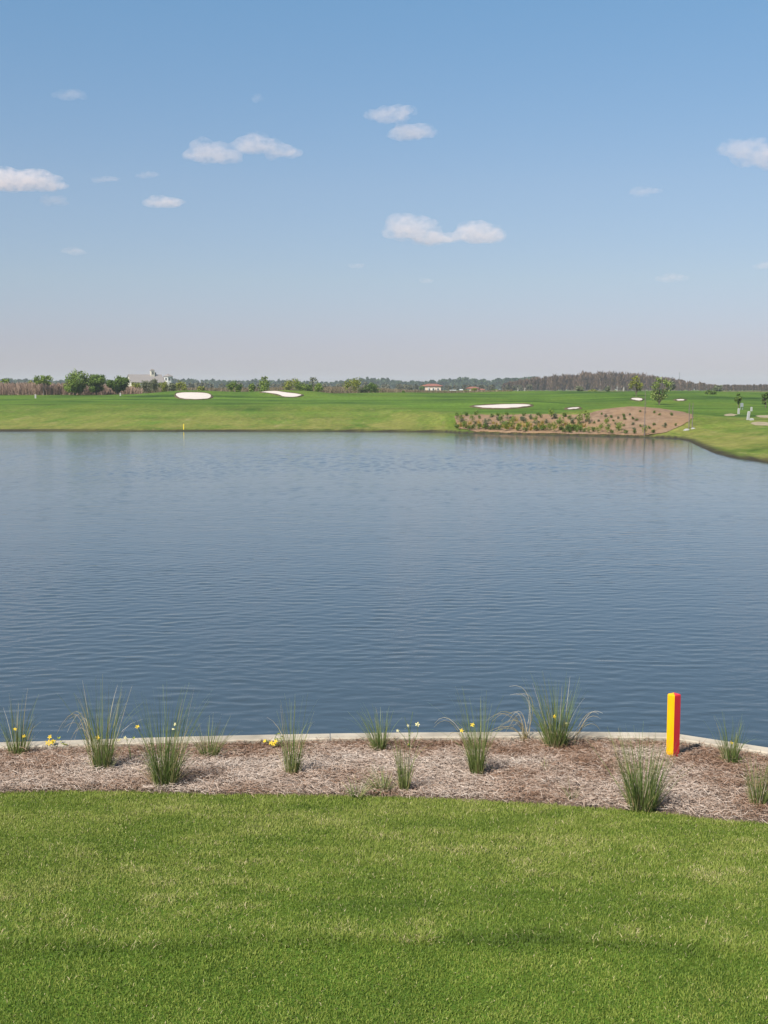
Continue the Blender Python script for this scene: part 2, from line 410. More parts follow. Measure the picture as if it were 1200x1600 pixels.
# ------------------------------------------------------------------ near seawall
BW = SH[0:11].copy()
bw = chaikin(BW[:7], 2, False); bw = np.vstack([bw, BW[7:]])
M_CAP = plainmat('weathered_cap', (.33, .285, .22), .85, .3, 2.5, .2, .5, 60)
M_WALL = plainmat('seawall_sheet', (.24, .22, .19), .85, .2, 2, .2)
root = bpy.data.objects.new('seawall', None); COL.objects.link(root); root.location = (0, 12.1, 0)
tag(root, 'low pale seawall with a weathered flat cap along the near edge of the pond', 'seawall')
def offset_line(P, d):
    T = np.gradient(P, axis=0); T /= np.linalg.norm(T, axis=1)[:, None]
    Nn = np.stack([-T[:, 1], T[:, 0]], 1)        # points towards the water (left of travel)
    return P + Nn * d
def strip_solid(P, d0, d1, z0, z1, name, mat, parent, bev=.012):
    a_ = offset_line(P, d0); b2 = offset_line(P, d1); n = len(P)
    s = np.sign(d1 - d0) * bev
    a2 = offset_line(P, d0 + s); b3 = offset_line(P, d1 - s)
    zz = lambda q, z_: np.column_stack([q, np.full(n, z_)])
    rows = [zz(a_, z0), zz(a_, z1 - bev), zz(a2, z1), zz(b3, z1), zz(b2, z1 - bev), zz(b2, z0)]
    V = np.concatenate(rows); k = len(rows); i = np.arange(n - 1)
    f = [np.stack([r_ * n + i, r_ * n + i + 1, ((r_ + 1) % k) * n + i + 1, ((r_ + 1) % k) * n + i], 1) for r_ in range(k)]
    ends = np.array([[r_ * n for r_ in range(k)][::-1], [r_ * n + n - 1 for r_ in range(k)]])
    me = mesh(name, V, f + [ends]); me.transform(Matrix.Translation((0, -12.1, 0)))
    return link(name, me, mat, parent)
# capping boards butted end to end, bend at the corner
ci = int(np.argmin(np.linalg.norm(bw - np.array([2.95, 11.90]), axis=1)))
runs = [bw[:ci + 1], bw[ci:]]
for run in runs:
    s = np.concatenate([[0], np.cumsum(np.linalg.norm(np.diff(run, axis=0), axis=1))])
    nb = max(1, int(round(s[-1] / 3.6))); 
    for k in range(nb):
        t = np.linspace(s[-1] * k / nb + .003, s[-1] * (k + 1) / nb - .003, 8)
        P = np.stack([np.interp(t, s, run[:, 0]), np.interp(t, s, run[:, 1])], 1)
        jz = random.uniform(-.002, .002)
        strip_solid(P, -.02, .155, .375 + jz, .435 + jz, 'cap_board', M_CAP, root)
strip_solid(bw, .02, .12, -1.1, .37, 'wall_face', M_WALL, root)

# ------------------------------------------------------------------ planting bed of pine straw
edge_px = [(-420, 1236), (-200, 1238), (0, 1235), (120, 1232), (200, 1233), (330, 1240), (500, 1243), (600, 1245), (700, 1250), (800, 1258), (900, 1266), (1000, 1275), (1100, 1286), (1200, 1293), (1400, 1318), (1700, 1370)]
EDGE = np.array([at_z(px, py, .5)[:2] for px, py in edge_px])
def lawn_edge_y(x): return np.interp(x, EDGE[:, 0], EDGE[:, 1])
bxs = np.arange(EDGE[0, 0], EDGE[-1, 0], .05)
bwx = np.interp(bxs, bw[:, 0], bw[:, 1])
nr = 46
V = []
for k in range(nr):
    t = k / (nr - 1); wob = .03 * (fbm(bxs * 6, bxs * 0 + 3, 2) - .5)
    yy = (lawn_edge_y(bxs) - .015 + wob) * (1 - t) + (bwx - .0) * t
    zz = H(bxs, yy) + .012 * min(1, t * 8 - .2) + .035 * fbm(bxs * 5, yy * 7, 5) * math.sin(PI * min(1, max(0.06, t)))
    V.append(np.stack([bxs, yy, zz], 1))
V = np.concatenate(V); n = len(bxs); i = np.arange(n - 1)
f = np.concatenate([np.stack([k * n + i, k * n + i + 1, (k + 1) * n + i + 1, (k + 1) * n + i], 1) for k in range(nr - 1)])
m, nt, N, L = newmat('straw_bed')
r = ramp(nt, [(.25, (.11, .072, .05)), (.5, (.22, .155, .115)), (.75, (.33, .25, .195))]); L.new(noise(nt, 28, 5, .75, (1, 1.6, 1)), r.inputs[0])
finish(nt, principled(nt, r.outputs[0], .95, .1, bump(nt, noise(nt, 45, 4, .7), .9, .03)).outputs[0]); M_BED = m
tag(link('mulch_bed', mesh('mulch_bed', V, f, smooth=True), M_BED), kind='structure')

def strips(P0, dirs, L_, W_, bend, seg, rg, lift=None):
    pass
# straw needles lying on the bed
NS = 210000
sx = rg = np.random.default_rng(11)
sx = rg.uniform(-7.2, 7.5, NS); t = rg.random(NS) ** .9
y0 = lawn_edge_y(sx) - .02 + .03 * rg.normal(size=NS); y1 = np.interp(sx, bw[:, 0], bw[:, 1]) - .02
sy = y0 + (y1 - y0) * t
ang = rg.uniform(0, 2 * PI, NS); Ln = rg.uniform(.025, .095, NS); Wd = rg.uniform(.0012, .0027, NS)
cv = rg.normal(0, .9, NS); up = np.abs(rg.normal(0, .022, NS)); tilt = rg.normal(0, .28, NS)
patch = fbm(sx * 1.6, sy * 2.2, 6, 3)
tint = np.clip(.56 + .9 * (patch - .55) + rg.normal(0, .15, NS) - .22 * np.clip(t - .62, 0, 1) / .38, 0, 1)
SEG = 3; Vs = np.zeros((NS, SEG + 1, 2, 3))
px_, py_ = sx.copy(), sy.copy(); a_ = ang.copy()
zb = H(sx, sy) + .018 + .035 * fbm(sx * 5, sy * 7, 5) * np.sin(PI * np.clip(t, .06, 1)) + up
for k in range(SEG + 1):
    w = Wd * (1 - .5 * k / SEG)
    off = np.stack([-np.sin(a_) * w, np.cos(a_) * w], 1)
    zk = zb + tilt * Ln * (k / SEG - .5) + .3 * w
    Vs[:, k, 0, :2] = np.stack([px_, py_], 1) - off; Vs[:, k, 1, :2] = np.stack([px_, py_], 1) + off
    Vs[:, k, 0, 2] = zk; Vs[:, k, 1, 2] = zk + w * 1.2
    px_ = px_ + np.cos(a_) * Ln / SEG; py_ = py_ + np.sin(a_) * Ln / SEG; a_ = a_ + cv / SEG
base = (np.arange(NS) * (SEG + 1) * 2)[:, None]
fs = np.concatenate([base + np.array([[2 * k, 2 * k + 1, 2 * k + 3, 2 * k + 2]]) for k in range(SEG)])
m, nt, N, L = newmat('pine_straw')
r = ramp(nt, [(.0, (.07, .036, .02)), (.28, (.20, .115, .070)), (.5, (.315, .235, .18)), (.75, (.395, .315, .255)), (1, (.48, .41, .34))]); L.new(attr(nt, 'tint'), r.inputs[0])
finish(nt, principled(nt, r.outputs[0], .75, .25).outputs[0]); M_STRAW = m
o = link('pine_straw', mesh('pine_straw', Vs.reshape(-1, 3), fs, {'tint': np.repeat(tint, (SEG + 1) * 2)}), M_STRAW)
tag(o, 'tangled grey-brown pine straw covering the planting bed', 'mulch', kind='stuff')

# ------------------------------------------------------------------ lawn blades
NB = 950000
rg = np.random.default_rng(21)
lx = rg.uniform(-6.5, 6.8, NB); ly = 4.2 + (rg.random(NB) ** .85) * 6.2
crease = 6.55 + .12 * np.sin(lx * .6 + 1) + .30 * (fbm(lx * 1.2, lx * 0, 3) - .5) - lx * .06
edge = lawn_edge_y(lx) + .05 * (fbm(lx * 5, lx * 0 + 9, 2) - .5)
keep = (ly < edge) & (np.abs(lx) < 1.4 + ly * .52)
lx, ly, crease, edge = lx[keep], ly[keep], crease[keep], edge[keep]; n = len(lx)
rough = sstep((ly - crease) / .12)
pat = fbm(lx * 1.1, ly * 2.2, 4, 4); pat2 = fbm(lx * 4, ly * 7, 1, 3)
hgt_ = (.014 + .010 * rg.random(n)) * (1 - rough) + (.015 + .015 * rg.random(n) + .03 * np.clip(pat2 - .55, 0, 1) * 2) * rough
hgt_ *= 1 + .6 * np.exp(-((ly - crease - .12) / .12) ** 2)
tn = np.where(rough > .5, .50, .44) + .5 * (pat - .5) * rough + .25 * (pat - .5) + .38 * (pat2 - .5) + rg.normal(0, .11, n)
strawp = rg.random(n) < (.018 + .34 * rough * np.clip((pat2 - .52) * 3, 0, 1) * np.clip((pat - .3) * 3, 0, 1) + .05 * rough)
tn = tn + .05 + .07 * np.clip((ly - 7.2) / 2, 0, 1) - .27 * np.exp(-((ly - crease - .05) / (.10 + .12 * fbm(lx * .7, lx * 0 + 2, 5, 2))) ** 2) * np.clip(1.9 * fbm(lx * 1.1, ly * 1.5 + 4, 2, 3) - .42, 0, 1)  # darker tint along the crease paints in the longer grass's shaded edge
tn = np.where(strawp, .86 + .12 * rg.random(n), np.clip(tn, .02, .74))
az = rg.uniform(0, 2 * PI, n); ln = np.abs(rg.normal(.6, .38, n)) + .55 * strawp
w = rg.uniform(.0014, .0027, n) * (1 + .25 * (1 - rough))
face = rg.uniform(0, PI, n)
zz = H(lx, ly)
dx, dy = np.cos(az) * np.sin(ln), np.sin(az) * np.sin(ln); dz = np.cos(ln)
ox, oy = np.cos(face) * w, np.sin(face) * w
Vb = np.zeros((n, 5, 3))
Vb[:, 0] = np.stack([lx - ox, ly - oy, zz - .004], 1); Vb[:, 1] = np.stack([lx + ox, ly + oy, zz - .004], 1)
mx_, my_, mz_ = lx + dx * hgt_ * .45, ly + dy * hgt_ * .45, zz + dz * hgt_ * .62
Vb[:, 2] = np.stack([mx_ + ox * .8, my_ + oy * .8, mz_], 1); Vb[:, 3] = np.stack([mx_ - ox * .8, my_ - oy * .8, mz_], 1)
Vb[:, 4] = np.stack([lx + dx * hgt_ * 1.25, ly + dy * hgt_ * 1.25, zz + dz * hgt_], 1)
bi = (np.arange(n) * 5)[:, None]
M_BLADE = leafmat('lawn_blade', [(.0, (.072, .108, .018)), (.35, (.136, .196, .028)), (.6, (.222, .272, .046)), (.78, (.31, .325, .085)), (.85, (.45, .38, .17)), (1, (.62, .52, .31))], .35, .55, 3, .0)
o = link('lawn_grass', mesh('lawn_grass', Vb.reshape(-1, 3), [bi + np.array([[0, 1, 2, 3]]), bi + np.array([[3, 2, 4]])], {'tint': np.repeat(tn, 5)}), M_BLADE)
tag(o, 'mown green lawn with straw-coloured flecks in the foreground', 'grass', kind='stuff')

# ------------------------------------------------------------------ grass clumps in the bed
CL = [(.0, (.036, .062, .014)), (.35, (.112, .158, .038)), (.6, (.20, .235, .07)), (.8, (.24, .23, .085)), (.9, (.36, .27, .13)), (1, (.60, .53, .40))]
M_CLUMP = leafmat('cordgrass', CL, .3, .5, 4, .0, .35)
M_PETAL = leafmat('yellow_petal', [(0, (.70, .42, .01)), (1, (.85, .66, .06))], .25, .6)
M_CREAM = leafmat('cream_petal', [(0, (.72, .60, .22)), (1, (.82, .78, .5))], .25, .6)
M_STALK = leafmat('green_stalk', [(0, (.07, .12, .03)), (1, (.15, .2, .06))], .2, .6)
def blades(n, h, spread, rbase, lean, rg, width=.0023, dead=.12, droop=.9, tmean=.4):
    """a tuft of curved tapering blades -> verts, faces, tint (local coordinates)"""
    S = 7
    rad = rbase * np.sqrt(rg.random(n)); az = rg.uniform(0, 2 * PI, n)
    x = rad * np.cos(az); y = rad * np.sin(az); zz = np.full(n, -.02)
    L_ = h * (.38 + .80 * rg.random(n) ** 1.15) ; fi = np.abs(rg.normal(.0, spread * .5, n)) + .5 * rad / max(rbase, 1e-3) * spread
    az2 = az + rg.normal(0, .5, n)
    bend = np.abs(rg.normal(0, droop * .5, n)) * (.3 + fi)
    out = rg.random(n) < .07; bend = np.where(out, bend + rg.uniform(.5, 1.3, n), bend)
    V = np.zeros((n, S + 1, 2, 3)); fc = rg.uniform(0, PI, n)
    w0 = width * rg.uniform(.6, 1.25, n)
    for k in range(S + 1):
        t = k / S; w = w0 * (1 - t ** 1.6) + .0005
        V[:, k, 0] = np.stack([x - np.cos(fc) * w, y - np.sin(fc) * w, zz], 1); V[:, k, 1] = np.stack([x + np.cos(fc) * w, y + np.sin(fc) * w, zz], 1)
        ph = fi + bend * t ** 1.5 * 1.6
        st = L_ / S
        x = x + np.sin(ph) * np.cos(az2) * st + lean[0] * st * t; y = y + np.sin(ph) * np.sin(az2) * st + lean[1] * st * t; zz = zz + np.cos(ph) * st
    tn = np.clip(rg.normal(tmean, .13, n), .02, .74); dd = rg.random(n) < dead; tn = np.where(dd, .8 + .2 * rg.random(n), tn)
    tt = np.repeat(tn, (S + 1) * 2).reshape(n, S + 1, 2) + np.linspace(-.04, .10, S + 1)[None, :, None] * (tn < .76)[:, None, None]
    b0 = (np.arange(n) * (S + 1) * 2)[:, None]
    f = np.concatenate([b0 + np.array([[2 * k, 2 * k + 1, 2 * k + 3, 2 * k + 2]]) for k in range(S)])
    return V.reshape(-1, 3), f, tt.ravel()
def near_pt(px, py):
    z = .45
    for _ in range(4):
        p = at_z(px, py, z); z = h1(p[0], p[1]) + .032
    return at_z(px, py, z)
def flower_mesh(mb, c, r, rg, n=5):
    tilt = Vector((rg.normal(0, .4), -.8 + rg.normal(0, .3), .7)).normalized(); q_ = tilt.to_track_quat('Z', 'Y')
    for k in range(n):
        a = 2 * PI * k / n + rg.uniform(-.2, .2)
        P = [(0, 0, 0), (.55 * math.cos(a - .42), .55 * math.sin(a - .42), .12), (math.cos(a - .2), math.sin(a - .2), .2), (math.cos(a + .2), math.sin(a + .2), .2), (.55 * math.cos(a + .42), .55 * math.sin(a + .42), .12)]
        V = [np.array(c) + np.array(q_ @ Vector(p)) * r for p in P]
        mb.add(V, [(0, 1, 2, 3, 4)], rg.uniform(.1, .9))
def blossom(parent, c, r, mat, rg, stalk_from=None):
    mb = MB(); flower_mesh(mb, c, r, rg, 5); flower_mesh(mb, (c[0], c[1] - .003, c[2] + .002), r * .6, rg, 5)
    mb.build('flower', mat, parent)
def clump(px, py, top, half_w, nb, label, seed, lean=(0, 0), rbase=.07, dead=.1, droop=.9, tmean=.4, flowers=(), width=.0023, cat='grass clump', name='cordgrass_clump'):
    rg = np.random.default_rng(seed); p = near_pt(px, py); d = math.hypot(p[1], CZ - p[2])
    h = (py - top) / F * d / math.cos(.3) * 1.02; spread = half_w / (py - top)
    V, f, t = blades(int(nb * 1.0), h, spread, rbase, lean, rg, width, dead, droop, tmean)
    V2, f2, t2 = blades(int(nb * .4), h * .42, spread * 1.5, rbase * 1.15, lean, rg, width, .75, 1.3, .5)
    f = np.concatenate([f, f2 + len(V)]); V = np.concatenate([V, V2]); t = np.concatenate([t, t2 * np.where(t2 > .78, .93, 1)])
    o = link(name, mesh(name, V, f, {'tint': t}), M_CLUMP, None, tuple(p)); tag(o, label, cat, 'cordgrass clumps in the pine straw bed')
    for (fx, fy, kind) in flowers:
        q_ = at_y(fx, fy, p[1]) - p
        mb = MB(); foot = np.array([q_[0] * .25, -.01, 0.0]); mid = foot * .4 + q_ * .6 + np.array([.01, 0, .03])
        mb.tube([foot, mid, q_], [.0024, .002, .0015], 5, .5); mb.build('flower_stalk', M_STALK, o)
        blossom(o, q_ + np.array([0, -.012, 0]), .020 if kind == 'y' else .015, M_PETAL if kind == 'y' else M_CREAM, rg)
    return o
clump(28, 1181, 1092, 22, 120, 'upright green grass clump with yellowish blades at the far left end of the bed', 1, (.05, 0), .075, .14, .9, .42, [(24, 1139, 'y'), (38, 1150, 'y')])
clump(160, 1203, 1084, 24, 170, 'tall narrow grass clump with a brown seed tip, second from the left', 2, (.03, 0), .085, .16, .9, .40, [(185, 1156, 'c'), (153, 1152, 'y')])
clump(258, 1226, 1098, 36, 260, 'broad dark green grass clump nearest the lawn on the left', 3, (.05, 0), .10, .10, .85, .36, [(215, 1135, 'y'), (271, 1139, 'c'), (274, 1131, 'c')])
clump(327, 1183, 1126, 26, 120, 'short spreading green grass tuft against the seawall, right of the broad clump', 4, (.1, 0), .065, .10, .8, .44)
clump(457, 1210, 1108, 18, 110, 'thin brownish grass clump beside a small yellow-leaved plant', 5, (.03, 0), .055, .26, .8, .44)
clump(592, 1173, 1110, 20, 120, 'dark grass clump bent over to the left against the seawall', 6, (-.35, 0), .055, .12, 1.1, .36)
clump(632, 1234, 1158, 12, 85, 'small slender bright green grass clump with low stray blades', 7, (.0, 0), .04, .06, .6, .46)
clump(745, 1211, 1096, 22, 150, 'slim green grass clump leaning up to the left, left of the pale arching blades', 8, (-.14, 0), .055, .06, .75, .42, [(738, 1132, 'y'), (721, 1141, 'y')])
clump(868, 1166, 1070, 30, 260, 'largest green grass clump, its long blades arching over the seawall', 9, (-.06, 0), .095, .10, 1.0, .38, [(866, 1119, 'y'), (885, 1130, 'c')], .0025)
clump(1004, 1260, 1158, 34, 330, 'dense dark bushy grass clump in front of the striped stake', 10, (.02, 0), .10, .07, .6, .34)
clump(1142, 1192, 1126, 20, 130, 'small leaning grass clump right of the striped stake', 11, (-.05, 0), .06, .12, .7, .36, [(1142, 1160, 'y')])
clump(1186, 1257, 1182, 20, 150, 'olive grass clump at the right edge of the picture', 12, (.02, 0), .06, .18, .7, .40)
clump(596, 1234, 1192, 34, 120, 'sparse low olive grass sprawling on the straw', 13, (-.3, 0), .06, .25, 1.4, .45)
clump(558, 1241, 1212, 24, 60, 'tiny olive grass wisp at the lawn edge left of the slender clump', 14, (.1, 0), .05, .3, 1.2, .46)
clump(855, 1205, 1180, 16, 20, 'tiny pale dry wisp on the straw below the largest clump', 15, (.1, 0), .03, .7, 1.2, .6)
clump(893, 1248, 1212, 16, 22, 'tiny dry wisp on the straw left of the dense dark clump', 16, (.1, 0), .03, .5, 1.0, .5)
# pale dead grass arching left, beside the largest clump
def arching(px, py, label, seed, pts, nb=14):
    rg = np.random.default_rng(seed); p = near_pt(px, py)
    mb = MB()
    for k in range(nb):
        tip, apex = pts[k % len(pts)]
        jx, jy = rg.normal(0, 5), rg.normal(0, 4)
        A_ = np.array([rg.normal(0, .03), rg.normal(0, .03), -.02]); B_ = at_y(apex[0] + jx, apex[1] + jy, p[1] + rg.normal(0, .05)) - p; C_ = at_y(tip[0] + jx * 1.5, tip[1] + jy * 1.5, p[1] + rg.normal(0, .1)) - p
        T = np.linspace(0, 1, 9)[:, None]; ctrl = 2 * B_ - .5 * (A_ + C_)
        P = (1 - T) ** 2 * A_ + 2 * T * (1 - T) * ctrl + T ** 2 * C_
        mb.tube(P, list(np.linspace(.0034, .0010, 9)), 4, rg.uniform(.82, 1.0))
    o = mb.build('dead_grass', M_CLUMP); o.location = tuple(p); tag(o, label, 'dry grass', 'dead arching grass by the seawall')
arching(822, 1158, 'pale dead grass blades arching to the left beside the largest clump', 31, [((768, 1124), (800, 1113)), ((772, 1140), (806, 1128)), ((790, 1140), (812, 1120)), ((765, 1146), (800, 1136)), ((800, 1082), (828, 1095))], 16)
arching(142, 1178, 'pale dead grass blades curling left of the tall narrow clump', 32, [((98, 1140), (126, 1113)), ((112, 1160), (132, 1132)), ((104, 1134), (128, 1132))], 8)
arching(745, 1200, 'few dead blades bent left from the foot of the slim green clump', 33, [((676, 1134), (708, 1132)), ((690, 1150), (714, 1140))], 3)
arching(890, 1165, 'few long dry blades reaching right along the seawall', 34, [((942, 1122), (918, 1124)), ((935, 1140), (915, 1132))], 5)

# yellow flowering plants
M_YLEAF = leafmat('yellow_green_leaf', [(0, (.10, .15, .02)), (.6, (.30, .32, .03)), (1, (.55, .50, .05))], .3, .6)
def small_plant(px, py, label, seed, stems, flower_px, mat, r=.024, leaves=10):
    rg = np.random.default_rng(seed); p = near_pt(px, py)
    mb = MB(); lf = MB()
    for (sx_, sy_) in stems:
        q_ = at_y(sx_, sy_, p[1] + rg.normal(0, .03)) - p
        mid = q_ * .55 + np.array([rg.normal(0, .02), 0, .02]); mb.tube([(0, 0, -.02), mid, q_], [.0032, .0026, .0018], 5, .5)
        for k in range(leaves):
            t = rg.uniform(.2, .95); c = (q_ * t) + np.array([rg.normal(0, .012), rg.normal(0, .012), .0])
            a = rg.uniform(0, 2 * PI); l = rg.uniform(.02, .045); d = np.array([math.cos(a), math.sin(a), rg.uniform(0, .8)]); d /= np.linalg.norm(d)
            s = np.cross(d, [0, 0, 1.]); s /= np.linalg.norm(s)
            lf.add([c, c + d * l * .5 + s * l * .25, c + d * l, c + d * l * .5 - s * l * .25], [(0, 1, 2, 3)], rg.uniform(0, .8))
    o = mb.build('flowering_plant', M_STALK); o.location = tuple(p); tag(o, label, 'flower', 'yellow flowering plants in the bed')
    lf.build('foliage', M_YLEAF, o)
    for (fx, fy) in flower_px: blossom(o, at_y(fx, fy, p[1]) - p + np.array([0, -.02, 0]), r * rg.uniform(.8, 1.2), mat, rg)
small_plant(88, 1170, 'single bright yellow bloom low by the seawall between the two left clumps', 41, [(82, 1158), (92, 1152), (102, 1160)], [(82, 1159), (84, 1157), (79, 1151), (76, 1160)], M_PETAL, .03, 6)
small_plant(430, 1170, 'leafy yellow-green plant with yellow blooms at the foot of the seawall', 42, [(414, 1155), (435, 1143), (428, 1158), (441, 1152)], [(414, 1157), (428, 1162), (431, 1158), (424, 1160)], M_PETAL, .024, 14)
small_plant(640, 1172, 'tall wiry stems carrying cream-yellow blossoms before the water', 43, [(637, 1132), (621, 1140), (652, 1130), (645, 1112), (632, 1120)], [(637, 1133), (621, 1141), (652, 1131)], M_CREAM, .02, 2)
small_plant(205, 1190, 'thin stem with tiny cream buds between the tall and broad clumps', 44, [(196, 1150), (210, 1146)], [(196, 1152), (188, 1155)], M_CREAM, .016, 3)

# ------------------------------------------------------------------ red and yellow stake
def painted(name, c):
    m, nt, N, L = newmat(name)
    r = ramp(nt, [(.35, tuple(x * .86 for x in c)), (.7, c)]); L.new(noise(nt, 14, 5, .6, (1, 1, .35), 'Object'), r.inputs[0])
    finish(nt, principled(nt, r.outputs[0], .5, .35, bump(nt, noise(nt, 60, 3, .5, (1, 1, .15), 'Object'), .25, .004)).outputs[0]); return m
M_YEL, M_RED = painted('yellow_paint', (.80, .40, .0)), painted('red_paint', (.66, .03, .042))
p = near_pt(1051, 1182); d = math.hypot(p[1], CZ - p[2])
hp = 93.5 / F * d / math.cos(.3); s = 19.4 / F * d / 2 / math.sqrt(2) * 1.0
root = bpy.data.objects.new('hazard_stake', None); COL.objects.link(root); root.location = tuple(p); root.rotation_euler = (0, 0, math.radians(-9))
tag(root, 'square red and yellow painted stake standing in the straw by the seawall', 'stake')
def half_post(x_sign, name, mat):
    # half of a post with an edge towards the viewer, chamfered top
    P = [(0, -s * 1.41), (x_sign * s * 1.41, 0), (0, s * 1.41)]
    if x_sign < 0: P = P[::-1]
    rows = []
    for z_, k in ((-.12, 1), (hp - .014, 1), (hp - .004, .95), (hp, .86)):
        for (a, b) in P: rows.append((a * k + x_sign * .0006, b * k, z_))
    n = 3; V = np.array(rows)
    fs = [(r * n + i, r * n + (i + 1) % n, (r + 1) * n + (i + 1) % n, (r + 1) * n + i) for r in range(3) for i in range(3)] + [(9, 10, 11), (2, 1, 0)]
    mb = MB(); mb.add(V, fs); mb.build(name, mat, root)
half_post(-1, 'yellow_side', M_YEL); half_post(1, 'red_side', M_RED)

# ------------------------------------------------------------------ far shore shrubs
def leaf_cloud(n, blobs, size, rg, flat=.0, tlo=.0, thi=1.0):
    """leaf-sized quads spread through a set of blobs (cx,cy,cz,rx,ry,rz)"""
    bl = np.array(blobs, float); vol = bl[:, 3] * bl[:, 5]; w = vol / vol.sum()
    k = rg.choice(len(bl), n, p=w); d = rg.normal(size=(n, 3)); d /= np.linalg.norm(d, axis=1)[:, None]
    r = rg.random(n) ** (1 / 2.2) * (1 + .12 * rg.normal(size=n))
    c = bl[k, :3] + d * r[:, None] * bl[k, 3:]
    u = rg.normal(size=(n, 3)); u /= np.linalg.norm(u, axis=1)[:, None]; v_ = np.cross(u, d + rg.normal(0, .5, (n, 3))); v_ /= np.linalg.norm(v_, axis=1)[:, None] + 1e-9
    s_ = size * rg.uniform(.6, 1.4, n)[:, None]
    V = np.stack([c - u * s_ * .5, c + v_ * s_ * .32, c + u * s_ * .6, c - v_ * s_ * .32], 1).reshape(-1, 3)
    tb = rg.uniform(-.15, .15, len(bl))
    t = np.clip(tlo + (thi - tlo) * rg.random(n) + tb[k], 0, 1)
    return V, np.arange(n * 4).reshape(n, 4), np.repeat(t, 4)
GREEN_D = [(0, (.022, .040, .007)), (.5, (.048, .078, .012)), (1, (.10, .135, .020))]
GREEN_M = [(0, (.036, .062, .008)), (.5, (.080, .118, .014)), (1, (.155, .19, .025))]
GREEN_Y = [(0, (.07, .085, .013)), (.5, (.16, .175, .024)), (1, (.27, .26, .042))]
GREEN_P = [(0, (.075, .10, .022)), (.5, (.145, .185, .042)), (1, (.23, .265, .072))]
GOLD = [(0, (.12, .10, .02)), (.5, (.30, .22, .04)), (1, (.50, .38, .09))]
OLIVE = [(0, (.05, .06, .03)), (.5, (.10, .11, .055)), (1, (.17, .17, .09))]
ML = {k: leafmat('leaf_' + k, v, .3, .6, .8) for k, v in dict(dark=[(a, tuple(x * 1.7 for x in c)) for a, c in GREEN_D], mid=[(a, tuple(x * 1.6 for x in c)) for a, c in GREEN_M], yellow=[(a, tuple(x * 1.2 for x in c)) for a, c in GREEN_Y], pale=[(a, tuple(x * 1.25 for x in c)) for a, c in GREEN_P], gold=GOLD, olive=[(a, tuple(x * 1.25 for x in c)) for a, c in OLIVE]).items()}
M_BARK = plainmat('bark', (.12, .095, .07), .9, .3, 4, .1)
M_PALEBARK = plainmat('pale_bark', (.28, .255, .225), .9, .2, 4, .1)
M_GREYBARK = plainmat('grey_bark', (.15, .125, .11), .9, .2, 4, .1)

def tuft_mesh(seed, h, w, kind):
    rg = np.random.default_rng(seed); V, f, t = blades(46, h, w, w * .25, (0, 0), rg, .02, .08, .9, .45)
    return mesh('tuft', V, f, {'tint': t})
def shrub_mesh(seed, w, h):
    rg = np.random.default_rng(seed)
    bl = [(rg.normal(0, w * .18), rg.normal(0, w * .18), h * rg.uniform(.35, .65), w * .3, w * .3, h * .38) for _ in range(5)]
    V, f, t = leaf_cloud(170, bl, .11, rg); return mesh('shrub', V, f, {'tint': t})
VAR = {}
def bank_mesh(kind, v):
    key = (kind, v)
    if key not in VAR:
        if kind == 'gold': me = tuft_mesh(100 + v, .62, .5, kind); me.materials.append(ML['gold'])
        elif kind == 'tall': me = shrub_mesh(200 + v, .75, 1.15); me.materials.append(ML['mid'])
        elif kind == 'olive': me = shrub_mesh(300 + v, .62, .55); me.materials.append(ML['olive'])
        else: me = shrub_mesh(400 + v, .7, .62); me.materials.append(ML['dark'])
        VAR[key] = me
    return VAR[key]
LBL = {('dark', 'shore'): 'dark green shrub in the waterside row of the mulched far bank', ('dark', 'slope'): 'dark green shrub planted up the slope of the mulched far bank', ('dark', 'mound'): 'small dark shrub dotted over the brown mulch mound',
       ('gold', 'shore'): 'golden-yellow grassy tuft in the waterside row of the mulched far bank', ('gold', 'slope'): 'golden tuft part way up the mulched far bank',
       ('olive', 'slope'): 'olive green shrub in the diagonal rows of the mulched far bank', ('olive', 'mound'): 'small olive shrub dotted over the brown mulch mound', ('tall', 'shore'): 'taller bright green shrub standing at the water under the mound', ('tall', 'slope'): 'taller bright green shrub in the rows up the mulched far bank'}
rgb = np.random.default_rng(77)
def bank(px, py, kind, where, sc=1.0):
    p = hit(px, py)
    o = link('bank_tuft' if kind == 'gold' else 'bank_shrub', bank_mesh(kind, int(rgb.integers(0, 5))), None, None, (p[0], p[1], p[2] + .03))
    o.rotation_euler = (0, 0, rgb.uniform(0, 6.28)); s_ = sc * rgb.uniform(.8, 1.2); o.scale = (s_, s_, s_ * rgb.uniform(.85, 1.15))
    tag(o, LBL[(kind, where)], 'tuft' if kind == 'gold' else 'shrub', {'shore': 'plants in the waterside row', 'slope': 'plants up the mulched bank', 'mound': 'shrubs on the mulch mound'}[where])
for x, y in [(714, 651), (730, 651), (742, 650), (750, 655), (768, 653), (777, 651), (792, 650), (818, 651), (840, 650), (846, 653), (882, 652), (890, 656)]: bank(x, y, 'dark', 'slope', .8)
for x, y in [(718, 660), (721, 663), (725, 666), (738, 661), (743, 664), (758, 664), (760, 668), (780, 658), (783, 662), (787, 666), (798, 658), (802, 664), (815, 658), (819, 662), (837, 662), (840, 666), (853, 662), (872, 663), (876, 667), (894, 663), (830, 656), (860, 656), (867, 655), (906, 663), (917, 661)]:
    bank(x, y, 'tall' if rgb.random() < .35 else 'olive', 'slope', .95)
for x in [717, 725, 733, 742, 750, 757, 764, 773, 781, 790, 798, 808, 813, 820, 825, 838, 845, 850, 857, 865, 877, 885, 890, 897, 905]:
    y = 673 + (x - 716) * .017; bank(x + rgb.normal(0, 1), y - rgb.uniform(0, 3), 'dark' if rgb.random() < .7 else 'tall', 'shore', .95)
